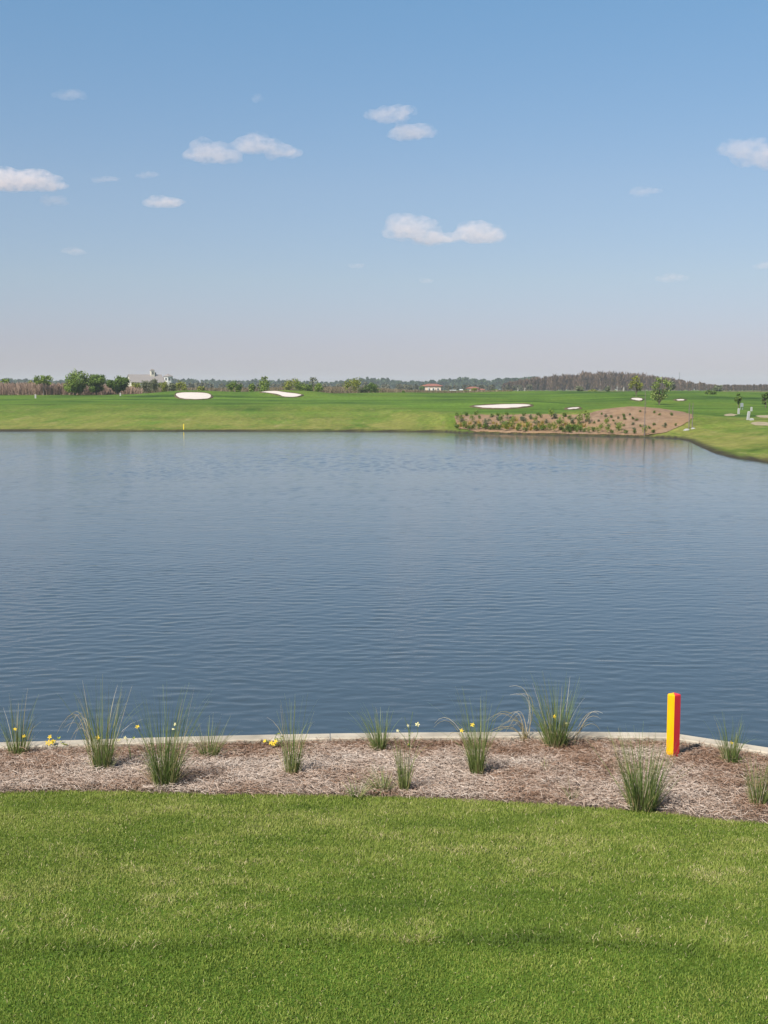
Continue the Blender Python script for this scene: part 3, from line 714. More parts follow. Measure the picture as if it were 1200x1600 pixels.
for x in [714, 719, 728, 738, 747, 755, 769, 785, 790, 795, 797, 805, 812, 819, 829, 833, 843, 852, 858, 868, 880, 887, 895, 902]:
    y = 670 + (x - 716) * .017; bank(x + rgb.normal(0, 1), y - rgb.uniform(-2, 5), 'gold', 'shore', 1.0)
for x, y in [(722, 656), (734, 664), (748, 662), (771, 663), (776, 667), (806, 659), (810, 667), (828, 666), (848, 664), (864, 666), (884, 665), (900, 668), (912, 668)]: bank(x, y, 'gold', 'slope', .85)
s5 = lambda a, b: (880 + a / 5, 600 + b / 5)
for a, b in [(10, 262), (185, 255), (300, 245), (380, 268), (395, 297), (480, 283), (470, 262), (545, 280), (575, 292), (600, 222), (710, 232), (755, 250), (850, 252), (470, 335), (605, 338), (710, 328), (680, 356), (875, 332), (240, 315)]: bank(*s5(a, b), 'dark', 'mound', .5)
for a, b in [(95, 280), (70, 297), (180, 300), (205, 315), (275, 300), (430, 277), (545, 325), (795, 345), (800, 335), (330, 262), (520, 250), (645, 345), (560, 365), (410, 320), (130, 315)]: bank(*s5(a, b), 'olive', 'mound', .52)
for a, b in [(430, 372), (430, 398), (350, 400), (345, 340), (490, 398), (200, 393), (270, 395), (130, 385), (630, 405), (555, 398), (385, 395), (300, 385)]: bank(*s5(a, b - 6), 'tall' if rgb.random() < .6 else 'dark', 'shore', .8)
for a, b in [(15, 388), (35, 365), (60, 388), (80, 370), (100, 385), (160, 385), (230, 380), (695, 392)]: bank(*s5(a, b - 4), 'dark', 'shore', .85)

# ------------------------------------------------------------------ bare saplings on the bank
def sapling(px, py, top, label, seed, stems=1, mat=None, twigs=14):
    rg = np.random.default_rng(seed); p = hit(px, py); h = (py - top) / F * p[1]
    root = bpy.data.objects.new('bare_sapling', None); COL.objects.link(root); root.location = tuple(p); tag(root, label, 'tree', 'bare saplings by the pond')
    tk = MB(); tw = MB()
    for s_ in range(stems):
        ox = (s_ - (stems - 1) / 2) * .28
        P = [np.array([ox + rg.normal(0, .03) * t, rg.normal(0, .03) * t, -.05 + h * t]) for t in np.linspace(0, 1, 7)]
        tk.tube(P, list(np.linspace(.045, .016, 7)), 6)
        for k in range(twigs):
            t = rg.uniform(.42, .98); c = np.array([ox, 0, h * t]); a = rg.uniform(0, 6.28); l = h * rg.uniform(.08, .2) * (1.25 - t)
            d = np.array([math.cos(a) * .6, math.sin(a) * .6, .8]) * l
            tw.tube([c, c + d * .6, c + d], [.010, .007, .004], 4)
    tk.build('trunk', mat or M_GREYBARK, root); tw.build('twigs', M_GREYBARK, root); return root
sapling(1007, 680.5, 607, 'tall bare pole-like sapling at the water below the mulch mound', 51, 1, None, 9)
sapling(1079, 669, 630, 'low bare twiggy sapling on the grass bank by white stones', 52, 2, None, 22)
M_STONE = plainmat('white_stone', (.26, .25, .23), .9, .15, 3, .2)
def stone(px, py, w, seed, label):
    rg = np.random.default_rng(seed); p = hit(px, py); mb = MB(); n = 10; rows = []
    for r_ in range(5):
        k = math.cos(r_ / 5 * PI / 2); z_ = math.sin(r_ / 5 * PI / 2) * w * .45
        for j in range(n): rows.append((math.cos(2 * PI * j / n) * w * k * rg.uniform(.8, 1.15) * .7, math.sin(2 * PI * j / n) * w * k * .45 * rg.uniform(.8, 1.15), z_ - .03))
    V = np.array(rows); fs = [(r_ * n + j, r_ * n + (j + 1) % n, (r_ + 1) * n + (j + 1) % n, (r_ + 1) * n + j) for r_ in range(4) for j in range(n)] + [tuple(4 * n + j for j in range(n))]
    mb.add(V, fs); o = mb.build('stone', M_STONE, None, True); o.location = tuple(p); tag(o, label, 'stone')
stone(1073, 672.5, .42, 1, 'larger white stone left of the low bare sapling'); stone(1083, 670, .3, 2, 'smaller white stone at the foot of the low bare sapling')

# ------------------------------------------------------------------ posts, markers and a sign on the far banks
M_WHITE = plainmat('white_paint', (.34, .335, .31), .6, .05, 5); M_YPOST = plainmat('yellow_marker', (.75, .55, .05), .6, .08, 5); M_GREYPOST = plainmat('grey_sign_panel', (.20, .22, .22), .6, .1, 5)
def post(px, py, top, wpx, label, mat, cat='post', name='marker_post', lean=0.0, group=None):
    p = hit(px, py); h = (py - top) / F * p[1]; w = wpx / F * p[1]
    mb = MB(); mb.box((0, 0, h / 2 - .05), (w, w, h + .1 - w * .3)); mb.box((0, 0, h - w * .15 + .001), (w, w, w * .3), 0, .6)
    o = mb.build(name, mat); o.location = tuple(p); o.rotation_euler = (0, lean, 0.2); tag(o, label, cat, group); return o
post(287, 670, 662.5, 1.3, 'slim yellow stake at the far water edge', M_YPOST, 'stake', 'marker_stake')
post(55.5, 622.3, 616.3, 2.4, 'short white post on the far left of the fairway', M_WHITE)
post(188, 618.5, 614, 2.2, 'short white post right of the three round trees', M_WHITE)
post(1168.5, 656, 642.5, 3.3, 'tallest white post leaning right on the sandy right bank', M_WHITE, lean=.12)
post(1154, 647, 638, 2.6, 'white post left of the leaning one, under a small dark tree', M_WHITE)
post(1174, 642.5, 636, 2.4, 'short white post farther back right of the small grey sign', M_WHITE)
post(1174.5, 656.6, 653.6, 5, 'low white block at the foot of the leaning post', M_WHITE, 'block', 'marker_block')
p = hit(1159, 640); root = bpy.data.objects.new('course_sign', None); COL.objects.link(root); root.location = tuple(p); tag(root, 'small plain grey sign panel on legs behind the white posts', 'sign')
k = p[1] / F
mb = MB(); mb.box((0, 0, 7.2 * k), (4.6 * k, .05, 6 * k)); mb.build('panel', M_GREYPOST, root)
for sx_ in (-1.6, 1.6):
    mb = MB(); mb.box((sx_ * k, .06, 4 * k), (.06, .06, 9 * k)); mb.build('leg', M_GREYPOST, root)

# ------------------------------------------------------------------ trees
def tree(px, base, top, wpx, label, kind, seed, Y=None, trunk_h=.25, name='broadleaf_tree', group=None, leaves=1500, shape='round', mat_trunk=None, lsize=.26, loose=0.0):
    rg = np.random.default_rng(seed)
    p = hit(px, base) if Y is None else at_y(px, base, Y)
    if Y is not None: p[2] = h1(p[0], p[1])
    D = p[1]; h = CZ + (608 - top) / F * D - p[2]; w = wpx / F * D * 1.16
    root = bpy.data.objects.new(name, None); COL.objects.link(root); root.location = tuple(p); tag(root, label, 'tree', group)
    th = h * trunk_h; bl = []
    nb = 20 if shape == 'round' else 24
    for _ in range(nb):
        t = rg.random(); a = rg.uniform(0, 6.28); 
        if shape == 'round': prof = math.sin(PI * (.16 + .74 * t)) ** .7
        elif shape == 'vase': prof = .4 + .7 * t if t < .75 else 1.0 - (t - .75) * 1.2
        else: prof = (1 - t) ** .6 * .9 + .12
        rr = w / 2 * prof * math.sqrt(rg.random()) * .9
        br = w * rg.uniform(.15, .24) * (.65 + .35 * prof)
        bl.append((rr * math.cos(a), rr * math.sin(a), th + (h - th) * (.10 + .80 * t), br, br, br * .8))
    V, f, t = leaf_cloud(int(leaves * (1 - loose)), bl, lsize * (D / 200), rg)
    link('crown', mesh('crown', V, f, {'tint': t}), ML[kind], root)
    mb = MB(); r0 = max(.05, w * .03)
    mb.tube([(0, 0, -.1), (rg.normal(0, .05), 0, th), (rg.normal(0, .1), 0, h * .7)], [r0 * 1.3, r0, r0 * .4], 8)
    for b in bl[:7]:
        c = np.array(b[:3]); mb.tube([(0, 0, th * .9), c * .5 + np.array([0, 0, th * .35]), c], [r0 * .6, r0 * .4, r0 * .15], 5)
    mb.build('trunk', mat_trunk or M_BARK, root)
    return root
T3 = 'round green trees by the far fairway'
tree(117, 617.5, 582.5, 40, 'largest round green tree, left one of the three side by side', 'mid', 61, 203, .10, group=T3, leaves=4200, shape='vase')
tree(151, 617.5, 585.5, 31, 'darker round green tree, middle of the three side by side', 'dark', 62, 203, .10, group=T3, leaves=4200, shape='vase')
tree(183, 618, 588.5, 33, 'dark broad green tree nearest the white clubhouse, right one of the three', 'dark', 63, 202, .10, group=T3, leaves=4200, shape='vase')
tree(68, 618, 587, 23, 'small green tree with a visible bare trunk above the reddish scrub', 'mid', 64, 206, .5, leaves=900, mat_trunk=M_GREYBARK)
tree(9, 612, 592, 15, 'small dark green tree at the far left edge above the scrub', 'mid', 65, 240, .4, leaves=700)
tree(48, 612, 596, 18, 'low yellow-green tree behind the reddish scrub', 'yellow', 66, 240, .35, leaves=700)
tree(1030, 630, 586, 30, 'tall leafy light green tree rising behind the mulch mound', 'pale', 67, 150, .06, leaves=1500, shape='round', lsize=.26)
tree(994, 622, 586, 20, 'slender yellow-green tree left of the leafy light green tree', 'yellow', 68, 185, .12, leaves=620, shape='round', lsize=.24)
tree(1111, 625, 611, 15, 'small dark round tree right of the mulch mound', 'dark', 69, 210, .15, leaves=800)
tree(1121, 618, 603, 16, 'hazy olive tree behind the small dark round tree', 'olive', 70, 330, .2, leaves=600)
tree(1153, 634, 614.5, 10, 'small dark upright tree above the white posts', 'dark', 71, 140, .3, leaves=500)
tree(1196, 636, 612, 13, 'dark green tree at the right edge of the picture', 'dark', 72, 140, .2, leaves=700)
tree(413, 612, 587, 15, 'tall thin pale green tree behind the wavy bunker', 'pale', 73, 260, .3, leaves=420, lsize=.24)
tree(490, 612, 589, 13, 'pale leafless-looking thin tree above the shrubs', 'olive', 74, 330, .3, leaves=260, lsize=.2)
tree(1048, 618, 596, 14, 'pale green tree right behind the leafy light green tree', 'olive', 75, 320, .25, leaves=500)

def bush(px, base, top, wpx, label, kind, seed, Y=None, leaves=950, group='green shrubs along the far fairway', name='shrub', lsize=.2):
    rg = np.random.default_rng(seed); p = hit(px, base) if Y is None else at_y(px, base, Y)
    p[2] = h1(p[0], p[1]); D = p[1]; big = 1.12 if 350 < px < 600 else 1.0; h = max(.35, CZ + (608 - top) / F * D - p[2]) * 1.1 * big; w = wpx / F * D * 1.15 * big
    bl = [(rg.normal(0, w * .18), rg.normal(0, w * .18), h * rg.uniform(.3, .75), w * .26, w * .26, h * .27) for _ in range(8)]
    V, f, t = leaf_cloud(leaves, bl, lsize * (D / 200), rg)
    o = link(name, mesh(name, V, f, {'tint': t}), ML[kind], None, tuple(p)); tag(o, label, 'shrub', group); return o
BUSH = [(213, 613, 597, 15, 'yellow', 'yellow-green shrub under the left gable of the clubhouse'), (229, 612, 596, 17, 'olive', 'olive shrub below the clubhouse roof'), (241, 612, 592, 14, 'olive', 'taller grey-green shrub under the clubhouse cupola'),
        (257, 613, 598, 15, 'yellow', 'golden-green shrub under the right wing of the clubhouse'), (270, 613, 599, 13, 'olive', 'olive shrub left above the round-ended bunker'), (284, 612, 596, 16, 'yellow', 'yellow-green shrub directly behind the round-ended bunker'),
        (314, 612, 604, 12, 'yellow', 'low yellow shrub between the two left bunkers'), (363, 612, 599, 17, 'mid', 'bright green shrub left of the wavy bunker, bigger one of a pair'), (372, 612.5, 603, 10, 'dark', 'dark low shrub touching the bright green one'),
        (393, 612, 601, 13, 'mid', 'green shrub just left of the wavy bunker'), (412, 611.5, 598, 19, 'mid', 'green shrub behind the tail of the wavy bunker'), (453, 613, 595, 20, 'yellow', 'rounded bright shrub behind the wavy bunker, left of two'),
        (472, 613, 596, 22, 'mid', 'broad rounded green shrub behind the wavy bunker, right of two'), (485, 614, 603, 12, 'dark', 'dark low shrub beside the broad rounded one'), (498, 615, 600, 13, 'mid', 'upright green shrub at the right end of the row'),
        (555, 618.5, 595, 23, 'yellow', 'large yellow-green bush alone at mid fairway, left of a pair'), (579, 617.5, 600, 20, 'dark', 'dark green bush of the mid fairway pair, right one'), (566, 616, 603, 13, 'olive', 'olive low bush between the mid fairway pair'),
        (742, 620, 606.5, 12, 'yellow', 'yellow-green bush before the smaller peach house'), (729, 620, 611, 9, 'mid', 'small green bush left before the smaller peach house'), (774, 618, 608, 9, 'dark', 'dark bush right of the smaller peach house'), (783, 618, 610, 7, 'dark', 'smaller dark bush right of its twin'),
        (905, 618, 604, 14, 'olive', 'tan-green bush before the brown wood, left of three'), (927, 618, 608, 12, 'yellow', 'yellow bush before the brown wood, middle of three'), (948, 618, 604, 10, 'olive', 'narrow olive bush before the brown wood, right of three'),
        (630.5, 617.5, 611, 4, 'dark', 'tiny dark bush alone on the skyline field'), (660, 612, 604, 7, 'dark', 'dark bush at the left corner of the bigger peach house'), (1075, 622, 611, 11, 'olive', 'hazy olive bush at the right end of the brown wood'), (1063, 622, 612, 10, 'dark', 'dark bush right of the leafy light green tree')]
for k, (px, b, tp, w, kd, lb) in enumerate(BUSH):
    Y = 222 if b < 615 else (205 if b > 618.2 else 235)
    if px > 700: Y = 330
    if 725 < px < 790: Y = 300
    if px == 660: Y = 480
    bush(px, b, tp, w, lb, kd, 500 + k, Y)

# bare pale trunks in front of the brown wood
def bare_trunk(px, base, top, label, seed, Y):
    rg = np.random.default_rng(seed); p = at_y(px, base, Y); p[2] = h1(p[0], p[1]); h = CZ + (608 - top) / F * Y - p[2]
    mb = MB(); mb.tube([(0, 0, -.1), (rg.normal(0, .08), 0, h * .5), (rg.normal(0, .2), 0, h)], [.0005 * Y, .0004 * Y, .0002 * Y], 6)
    for _ in range(9):
        t = rg.uniform(.4, .95); a = rg.uniform(0, 6.28); c = np.array([0, 0, h * t]); d = np.array([math.cos(a), math.sin(a), .9]) * h * .16
        mb.tube([c, c + d], [.0003 * Y, .0001 * Y], 4)
    o = mb.build('bare_tree', M_PALEBARK); o.location = tuple(p); tag(o, label, 'tree', 'bare pale trunks before the wood')
bare_trunk(964, 618, 603, 'pale bare trunk before the brown wood, left one of a close pair', 81, 380); bare_trunk(974, 619, 605, 'pale bare trunk before the brown wood, thicker right one of a close pair', 82, 380)
bare_trunk(809.5, 616, 607, 'short pale bare trunk at the left end of the brown wood', 83, 380); bare_trunk(820.5, 616, 606, 'second short pale bare trunk at the left end of the brown wood', 84, 380)
M_MAST = plainmat('mast_steel', (.3, .3, .31), .6, .1, 3)
p = at_y(1061, 612, 900); p[2] = h1(p[0], p[1]); hm = CZ + (608 - 582) / F * 900 - p[2]
mb = MB()
for sx_, sy_ in ((-1, -1), (1, -1), (0, 1)): mb.tube([(sx_ * .5, sy_ * .4, 0), (sx_ * .2, sy_ * .15, hm)], [.09, .07], 5)
for k in range(12):
    z0, z1 = hm * k / 12, hm * (k + 1) / 12; mb.tube([(-.45, -.36, z0), (.42, -.36, z1)], [.05, .05], 4); mb.tube([(.45, -.3, z0), (0, .36, z1)], [.05, .05], 4)
o = mb.build('lattice_mast', M_MAST); o.location = tuple(p); tag(o, 'thin grey lattice mast rising above the brown wood', 'mast')

# ------------------------------------------------------------------ reeds, scrub, distant woods
def scrub(name, x0, x1, Y0, Y1, top_px, n, stops, label, seed, w=.03, depth_fade=0):
    rg = np.random.default_rng(seed)
    px = rg.uniform(x0, x1, n); Y = rg.uniform(Y0, Y1, n); X = (px - 600) / F * Y
    tops = np.interp(px, [a for a, _ in top_px], [b for _, b in top_px])
    Z = H(X, Y); n_ = fbm(X * 1.1, Y * .5, 6, 3); h = np.maximum(.25, (CZ + (608 - tops) / F * ((Y0 + Y1) / 2) - 2.75)) * rg.uniform(.45, 1.05, n) * (.7 + .6 * n_)
    az = rg.uniform(0, 6.28, n); ln = np.abs(rg.normal(0, .5, n)); w_ = w * rg.uniform(.6, 1.6, n); fc = rg.uniform(0, PI, n)
    V = np.zeros((n, 4, 3)); ox, oy = np.cos(fc) * w_, np.sin(fc) * w_
    tx, ty = X + np.cos(az) * np.sin(ln) * h, Y + np.sin(az) * np.sin(ln) * h
    V[:, 0] = np.stack([X - ox, Y - oy, Z - .05], 1); V[:, 1] = np.stack([X + ox, Y + oy, Z - .05], 1)
    V[:, 2] = np.stack([tx + ox * .7, ty + oy * .7, Z + h], 1); V[:, 3] = np.stack([tx - ox * .7, ty - oy * .7, Z + h * .96], 1)
    t = np.clip(fbm(X * .25, Y * .25, 5, 3) * .6 + .2 + rg.normal(0, .15, n), 0, 1)
    mat = leafmat(name, stops, .15, .8, .5, .0, .1)
    o = link(name, mesh(name, V.reshape(-1, 3), np.arange(n * 4).reshape(n, 4), {'tint': np.repeat(t, 4)}), mat)
    tag(o, label, 'scrub', kind='stuff'); return o
RB = [(0, (.14, .09, .065)), (.5, (.235, .158, .115)), (1, (.35, .255, .185))]
TB = [(0, (.075, .06, .035)), (.5, (.16, .125, .075)), (1, (.26, .21, .13))]
scrub('reddish_scrub', -330, 222, 206, 236, [(-330, 601), (0, 601), (50, 601), (120, 602), (190, 604), (222, 609)], 42000, RB, 'reddish brown dry scrub behind the left trees', 91)
scrub('tan_scrub', 215, 800, 250, 290, [(215, 607), (300, 608), (480, 607), (560, 606.5), (640, 611), (700, 613), (800, 614)], 36000, TB, 'tan dry scrub below the far treeline', 92)
scrub('pale_reeds', 560, 1500, 340, 420, [(560, 613), (700, 613), (900, 612), (1100, 612), (1500, 612)], 20000, TB, 'pale dry reeds before the far woods on the right', 93, .05)

def wood(name, x0, x1, Y0, Y1, prof, ntree, label, seed, stops, cards, csize, twig, trunkcol, wfac=.42):
    rg = np.random.default_rng(seed)
    px = rg.uniform(x0, x1, ntree); Y = rg.uniform(Y0, Y1, ntree); X = (px - 600) / F * Y
    tops = np.interp(px, [a for a, _ in prof], [b for _, b in prof])
    top_z = CZ + (608 - tops) / F * ((Y0 + Y1) * .5); z0 = H(X, Y)
    h = np.maximum(2.0, (top_z - z0) * (1 - np.abs(rg.normal(0, .10, ntree))) * (.92 + .16 * rg.random(ntree)))
    Vs, Ts = [], []
    for i in range(ntree):
        hi = h[i]; w = hi * wfac * rg.uniform(.6, 1.3); n = cards
        t = rg.random(n) ** .8; ang = rg.uniform(0, 6.28, n); rr = w / 2 * np.sqrt(rg.random(n)) * np.sin(PI * (.12 + .80 * t)) ** .6
        c = np.stack([X[i] + rr * np.cos(ang), Y[i] + rr * np.sin(ang), z0[i] + hi * (.12 + .86 * t)], 1)
        if twig:
            u = np.stack([np.cos(ang) * .45, np.sin(ang) * .45, rg.uniform(.6, 1.1, n)], 1); s = hi * .10 * rg.uniform(.6, 1.5, n)[:, None]
            v_ = rg.normal(size=(n, 3)); v_ -= (v_ * u).sum(1)[:, None] * u / (u * u).sum(1)[:, None]; v_ /= np.linalg.norm(v_, axis=1)[:, None]
            V = np.stack([c - u * s - v_ * csize * .5, c - u * s + v_ * csize * .5, c + u * s + v_ * csize * .2, c + u * s - v_ * csize * .2], 1)
        else:
            u = rg.normal(size=(n, 3)); u /= np.linalg.norm(u, axis=1)[:, None]; v_ = np.cross(u, rg.normal(size=(n, 3))); v_ /= np.linalg.norm(v_, axis=1)[:, None]
            s = csize * rg.uniform(.6, 1.4, n)[:, None]
            V = np.stack([c - u * s * .5, c + v_ * s * .4, c + u * s * .5, c - v_ * s * .4], 1)
        Vs.append(V.reshape(-1, 3)); tt = np.clip(rg.normal(.45, .12) + rg.normal(0, .12, n), 0, .9); Ts.append(np.repeat(tt, 4))
        r0 = hi * .012; tr = np.array([[X[i] - r0, Y[i], z0[i] - .3], [X[i] + r0, Y[i], z0[i] - .3], [X[i] + r0 * .4, Y[i], z0[i] + hi * .72], [X[i] - r0 * .4, Y[i], z0[i] + hi * .72],
                                       [X[i], Y[i] - r0, z0[i] - .3], [X[i], Y[i] + r0, z0[i] - .3], [X[i], Y[i] + r0 * .4, z0[i] + hi * .72], [X[i], Y[i] - r0 * .4, z0[i] + hi * .72]])
        Vs.append(tr); Ts.append(np.full(8, trunkcol))
    V = np.concatenate(Vs); m_ = leafmat(name, stops, .2, .8, .05, .0, .1)
    o = link(name, mesh(name, V, np.arange(len(V)).reshape(-1, 4), {'tint': np.concatenate(Ts)}), m_); tag(o, label, 'wood', kind='stuff'); return o
wood('green_treeline', -480, 860, 1150, 1400, [(-480, 593), (0, 593), (60, 595), (120, 596), (200, 594), (290, 593), (350, 596), (410, 594), (450, 596), (520, 598), (560, 592), (600, 592), (630, 597), (680, 596), (720, 590.5), (760, 594), (800, 591), (860, 592)], 1300,
     'far-off blue-green treeline along the horizon', 95, [(0, (.018, .036, .016)), (.5, (.04, .065, .026)), (.9, (.075, .10, .045)), (1, (.10, .09, .07))], 80, 2.8, False, 1.0)
wood('tan_treeline', -300, 830, 560, 760, [(-300, 604), (0, 603), (200, 602), (300, 599), (420, 599), (520, 598), (640, 601), (720, 602), (830, 601)], 330,
     'low greyish olive wood before the far treeline', 97, [(0, (.05, .05, .03)), (.5, (.105, .10, .06)), (.9, (.17, .15, .095)), (1, (.2, .17, .14))], 46, 1.0, False, 1.0, .8)
wood('brown_wood', 785, 1560, 700, 860, [(785, 600), (800, 597), (830, 592), (880, 587), (920, 584), (970, 585), (1010, 588), (1050, 593), (1090, 599), (1120, 601.5), (1200, 601.5), (1560, 600)], 900,
     'large leafless brown wood on the right horizon', 96, [(0, (.060, .037, .024)), (.5, (.135, .086, .056)), (.9, (.21, .14, .095)), (1, (.30, .26, .23))], 150, .46, True, .97, .48)

# ------------------------------------------------------------------ buildings
M_CREAM_W = plainmat('cream_wall', (.50, .45, .36), .8, .05, 1); M_GREY_R = plainmat('grey_shingle', (.19, .165, .15), .85, .15, 2); M_GLASS = plainmat('dark_window', (.05, .055, .06), .15, .1, 1, .5)
M_PEACH = plainmat('peach_wall', (.48, .37, .28), .8, .05, 1); M_TILE = plainmat('terracotta_tile', (.20, .075, .05), .85, .2, 2); M_TRIM = plainmat('white_trim', (.50, .48, .45), .6, .04, 2)
def gable_block(root, L_, Wd_, eave, ridge, x0, y0, wall, roof, over=.5, z0=0, hip=False, nm='wall', th=.25):
    mb = MB(); a, b = L_ / 2, Wd_ / 2
    V = [(x0 - a, y0 - b, z0), (x0 + a, y0 - b, z0), (x0 + a, y0 + b, z0), (x0 - a, y0 + b, z0), (x0 - a, y0 - b, eave), (x0 + a, y0 - b, eave), (x0 + a, y0 + b, eave), (x0 - a, y0 + b, eave)]
    if not hip:
        V += [(x0 - a, y0, ridge - .02), (x0 + a, y0, ridge - .02)]
        mb.add(V, [(0, 1, 5, 4), (2, 3, 7, 6), (1, 2, 6, 9, 5), (3, 0, 4, 8, 7)])
    else: mb.add(V, [(0, 1, 5, 4), (2, 3, 7, 6), (1, 2, 6, 5), (3, 0, 4, 7)])
    mb.build('wall', wall, root)
    rb = MB(); a2, b2 = a + over, b + over; dz = (ridge - eave) / b * over; e = eave - dz
    ra = a2 if not hip else max(.3, a - b * .8)
    V = [(x0 - a2, y0 - b2, e), (x0 + a2, y0 - b2, e), (x0 + a2, y0 + b2, e), (x0 - a2, y0 + b2, e), (x0 - ra, y0, ridge), (x0 + ra, y0, ridge)]
    V2 = [(x, y, z + th) for x, y, z in V]
    rb.add(V + V2, [(0, 4, 5, 1), (2, 5, 4, 3), (6, 7, 11, 10), (8, 9, 10, 11), (0, 1, 7, 6), (2, 3, 9, 8), (1, 5, 11, 7), (5, 2, 8, 11), (3, 4, 10, 9), (4, 0, 6, 10)] + ([(1, 2, 5), (0, 4, 3), (7, 8, 11), (9, 6, 10)] if hip else []))
    return rb.build('roof', roof, root)
def window(root, x, y, z, w, h, face='front'):
    mb = MB(); sz = (w, .12, h) if face == 'front' else (.12, w, h)
    mb.box((x, y, z), sz); f_ = mb.build('window', M_TRIM, root)
    g_ = MB(); sz = (w * .78, .06, h * .82) if face == 'front' else (.06, w * .78, h * .82)
    dx_, dy_ = (0, -.06) if face == 'front' else (-.06, 0)
    g_.box((x + dx_, y + dy_, z), sz); g_.build('pane', M_GLASS, f_)
# clubhouse
Yc = 600; pl = at_y(204, 600, Yc); k = Yc / F
root = bpy.data.objects.new('clubhouse', None); COL.objects.link(root); cx = (232 - 600) * k; root.location = (cx, Yc, 2.9); root.rotation_euler = (0, 0, math.radians(27))
tag(root, 'long cream clubhouse with grey gabled roof and a small tower', 'clubhouse')
zz_ = lambda py: CZ + (608 - py) * k - 2.9
gable_block(root, 16.5, 10, zz_(597.5), zz_(586), -1.0, 0, M_CREAM_W, M_GREY_R, .4)
gable_block(root, 8, 7, zz_(598), zz_(590), 9.2, 1, M_CREAM_W, M_GREY_R, .4, hip=True)
for x in (-8, -5.5, -3, -.5, 2, 4.5): window(root, x, -5.05, 2.4, 1.2, 1.9)
for x in (-6.5, -3.5, -.5, 2.5): window(root, x, -5.05, zz_(601.5), 1.1, 1.0)
window(root, -9.3, -1.6, 4.2, 1.0, 1.6, 'side'); window(root, -9.3, 1.6, 4.2, 1.0, 1.6, 'side')
# tower (cupola) and its roof
mb = MB(); tw = 1.9; zc0, zc1 = zz_(590), zz_(579.5); mb.box((2.6, -.6, (zc0 + zc1) / 2), (tw, tw, zc1 - zc0)); tb = mb.build('tower', M_CREAM_W, root)
mb = MB(); mb.box((2.6, -.6, zc1 + .45), (tw * 1.2, tw * 1.2, .9), 0, .35); mb.build('tower_roof', M_GREY_R, tb)
mb = MB(); mb.box((2.6 + tw * .0, -.6 - tw / 2 - .02, zc1 - 1.2), (.8, .06, 1.3)); mb.build('tower_window', M_GLASS, tb)
mb = MB(); mb.box((4.4, .5, zz_(586)), (.9, .9, 2.6)); mb.build('chimney', M_GREY_R, root)
# dormer bay on the right wing
mb = MB(); zb0, zb1 = zz_(600.5), zz_(588.5); n = 8; R_ = 2.35; c = (10.4, -1.8)
ring = [(c[0] + R_ * math.cos(2 * PI * (j + .5) / n), c[1] + R_ * math.sin(2 * PI * (j + .5) / n)) for j in range(n)]
mb.add([(x, y, 0) for x, y in ring] + [(x, y, zb1) for x, y in ring], [(j, (j + 1) % n, n + (j + 1) % n, n + j) for j in range(n)]); bay = mb.build('bay_turret', M_TRIM, root)
mb = MB(); ring2 = [(c[0] + (x - c[0]) * 1.15, c[1] + (y - c[1]) * 1.15, zb1 + .003) for x, y in ring]; mb.add(ring2 + [(c[0], c[1], zb1 + 1.5)], [(j, (j + 1) % n, n) for j in range(n)] + [tuple(range(n - 1, -1, -1))]); mb.build('turret_roof', M_GREY_R, bay)
for j in (4, 5, 6):
    a_ = 2 * PI * (j + 0.0) / n + PI / n * 2; ap = R_ * math.cos(PI / n) + .02
    mb = MB(); mb.box((c[0] + ap * math.cos(a_), c[1] + ap * math.sin(a_), zb1 - 1.3), (.06, 1.0, 1.3), a_); mb.build('turret_window', M_GLASS, bay)
# bigger and smaller peach houses
def house(px0, px1, top, Y, label, seed, wing=None, porch=True):
    k = Y / F; root = bpy.data.objects.new('peach_house', None); COL.objects.link(root); cx = ((px0 + px1) / 2 - 600) * k; zb = h1(cx, Y)
    root.location = (cx, Y, zb); root.rotation_euler = (0, 0, math.radians(-12)); tag(root, label, 'house', 'houses on the horizon')
    h = CZ + (608 - top) * k - zb; L_ = (px1 - px0) * k * .95
    gable_block(root, L_, L_ * .7, h * .76, h, 0, 0, M_PEACH, M_TILE, .45, hip=True, th=.2)
    yb = -L_ * .35
    for x in np.linspace(-.36, .36, 4): window(root, L_ * x, yb - .04, h * .34, L_ * .11, h * .34)
    mb = MB(); mb.box((L_ * .05, yb - .05, h * .22), (L_ * .12, .12, h * .44)); mb.build('door', M_TRIM, root)
    for x in (-.12, .2):
        mb = MB(); mb.tube([(L_ * x, yb - .8, 0), (L_ * x, yb - .8, h * .6)], [.18, .18], 8); mb.build('column', M_TRIM, root)
    if wing:
        gable_block(root, L_ * .55, L_ * .5, h * .42, h * .62, L_ * .75 * wing, -.3, M_PEACH, M_TILE, .35, hip=True, th=.15)
    return root
house(659, 691, 600.5, 520, 'bigger peach house with low red tiled roof on the horizon', 1)
house(729, 748, 605, 520, 'smaller peach house with a low side wing on the horizon', 2, wing=1)
M_SHED = plainmat('pale_shed', (.40, .40, .38), .7, .06, 2)
def shed(px, base_top, w, h, label, Y=505):
    k = Y / F; cx = (px - 600) * k; zb = h1(cx, Y); root = bpy.data.objects.new('shed', None); COL.objects.link(root); root.location = (cx, Y, zb); tag(root, label, 'shed', 'sheds between the houses')
    ht = CZ + (608 - base_top) * k - zb
    gable_block(root, w * k, w * k * .7, ht * .75, ht, 0, 0, M_SHED, M_SHED, .15, th=.08)
    mb = MB(); mb.box((0, -w * k * .35 - .03, ht * .3), (w * k * .3, .06, ht * .55)); mb.build('door', M_GLASS, root)
shed(707, 609.5, 9, 3, 'long low white shed between the two peach houses'); shed(720, 608.5, 4.2, 3, 'small white shed close left of the smaller peach house')

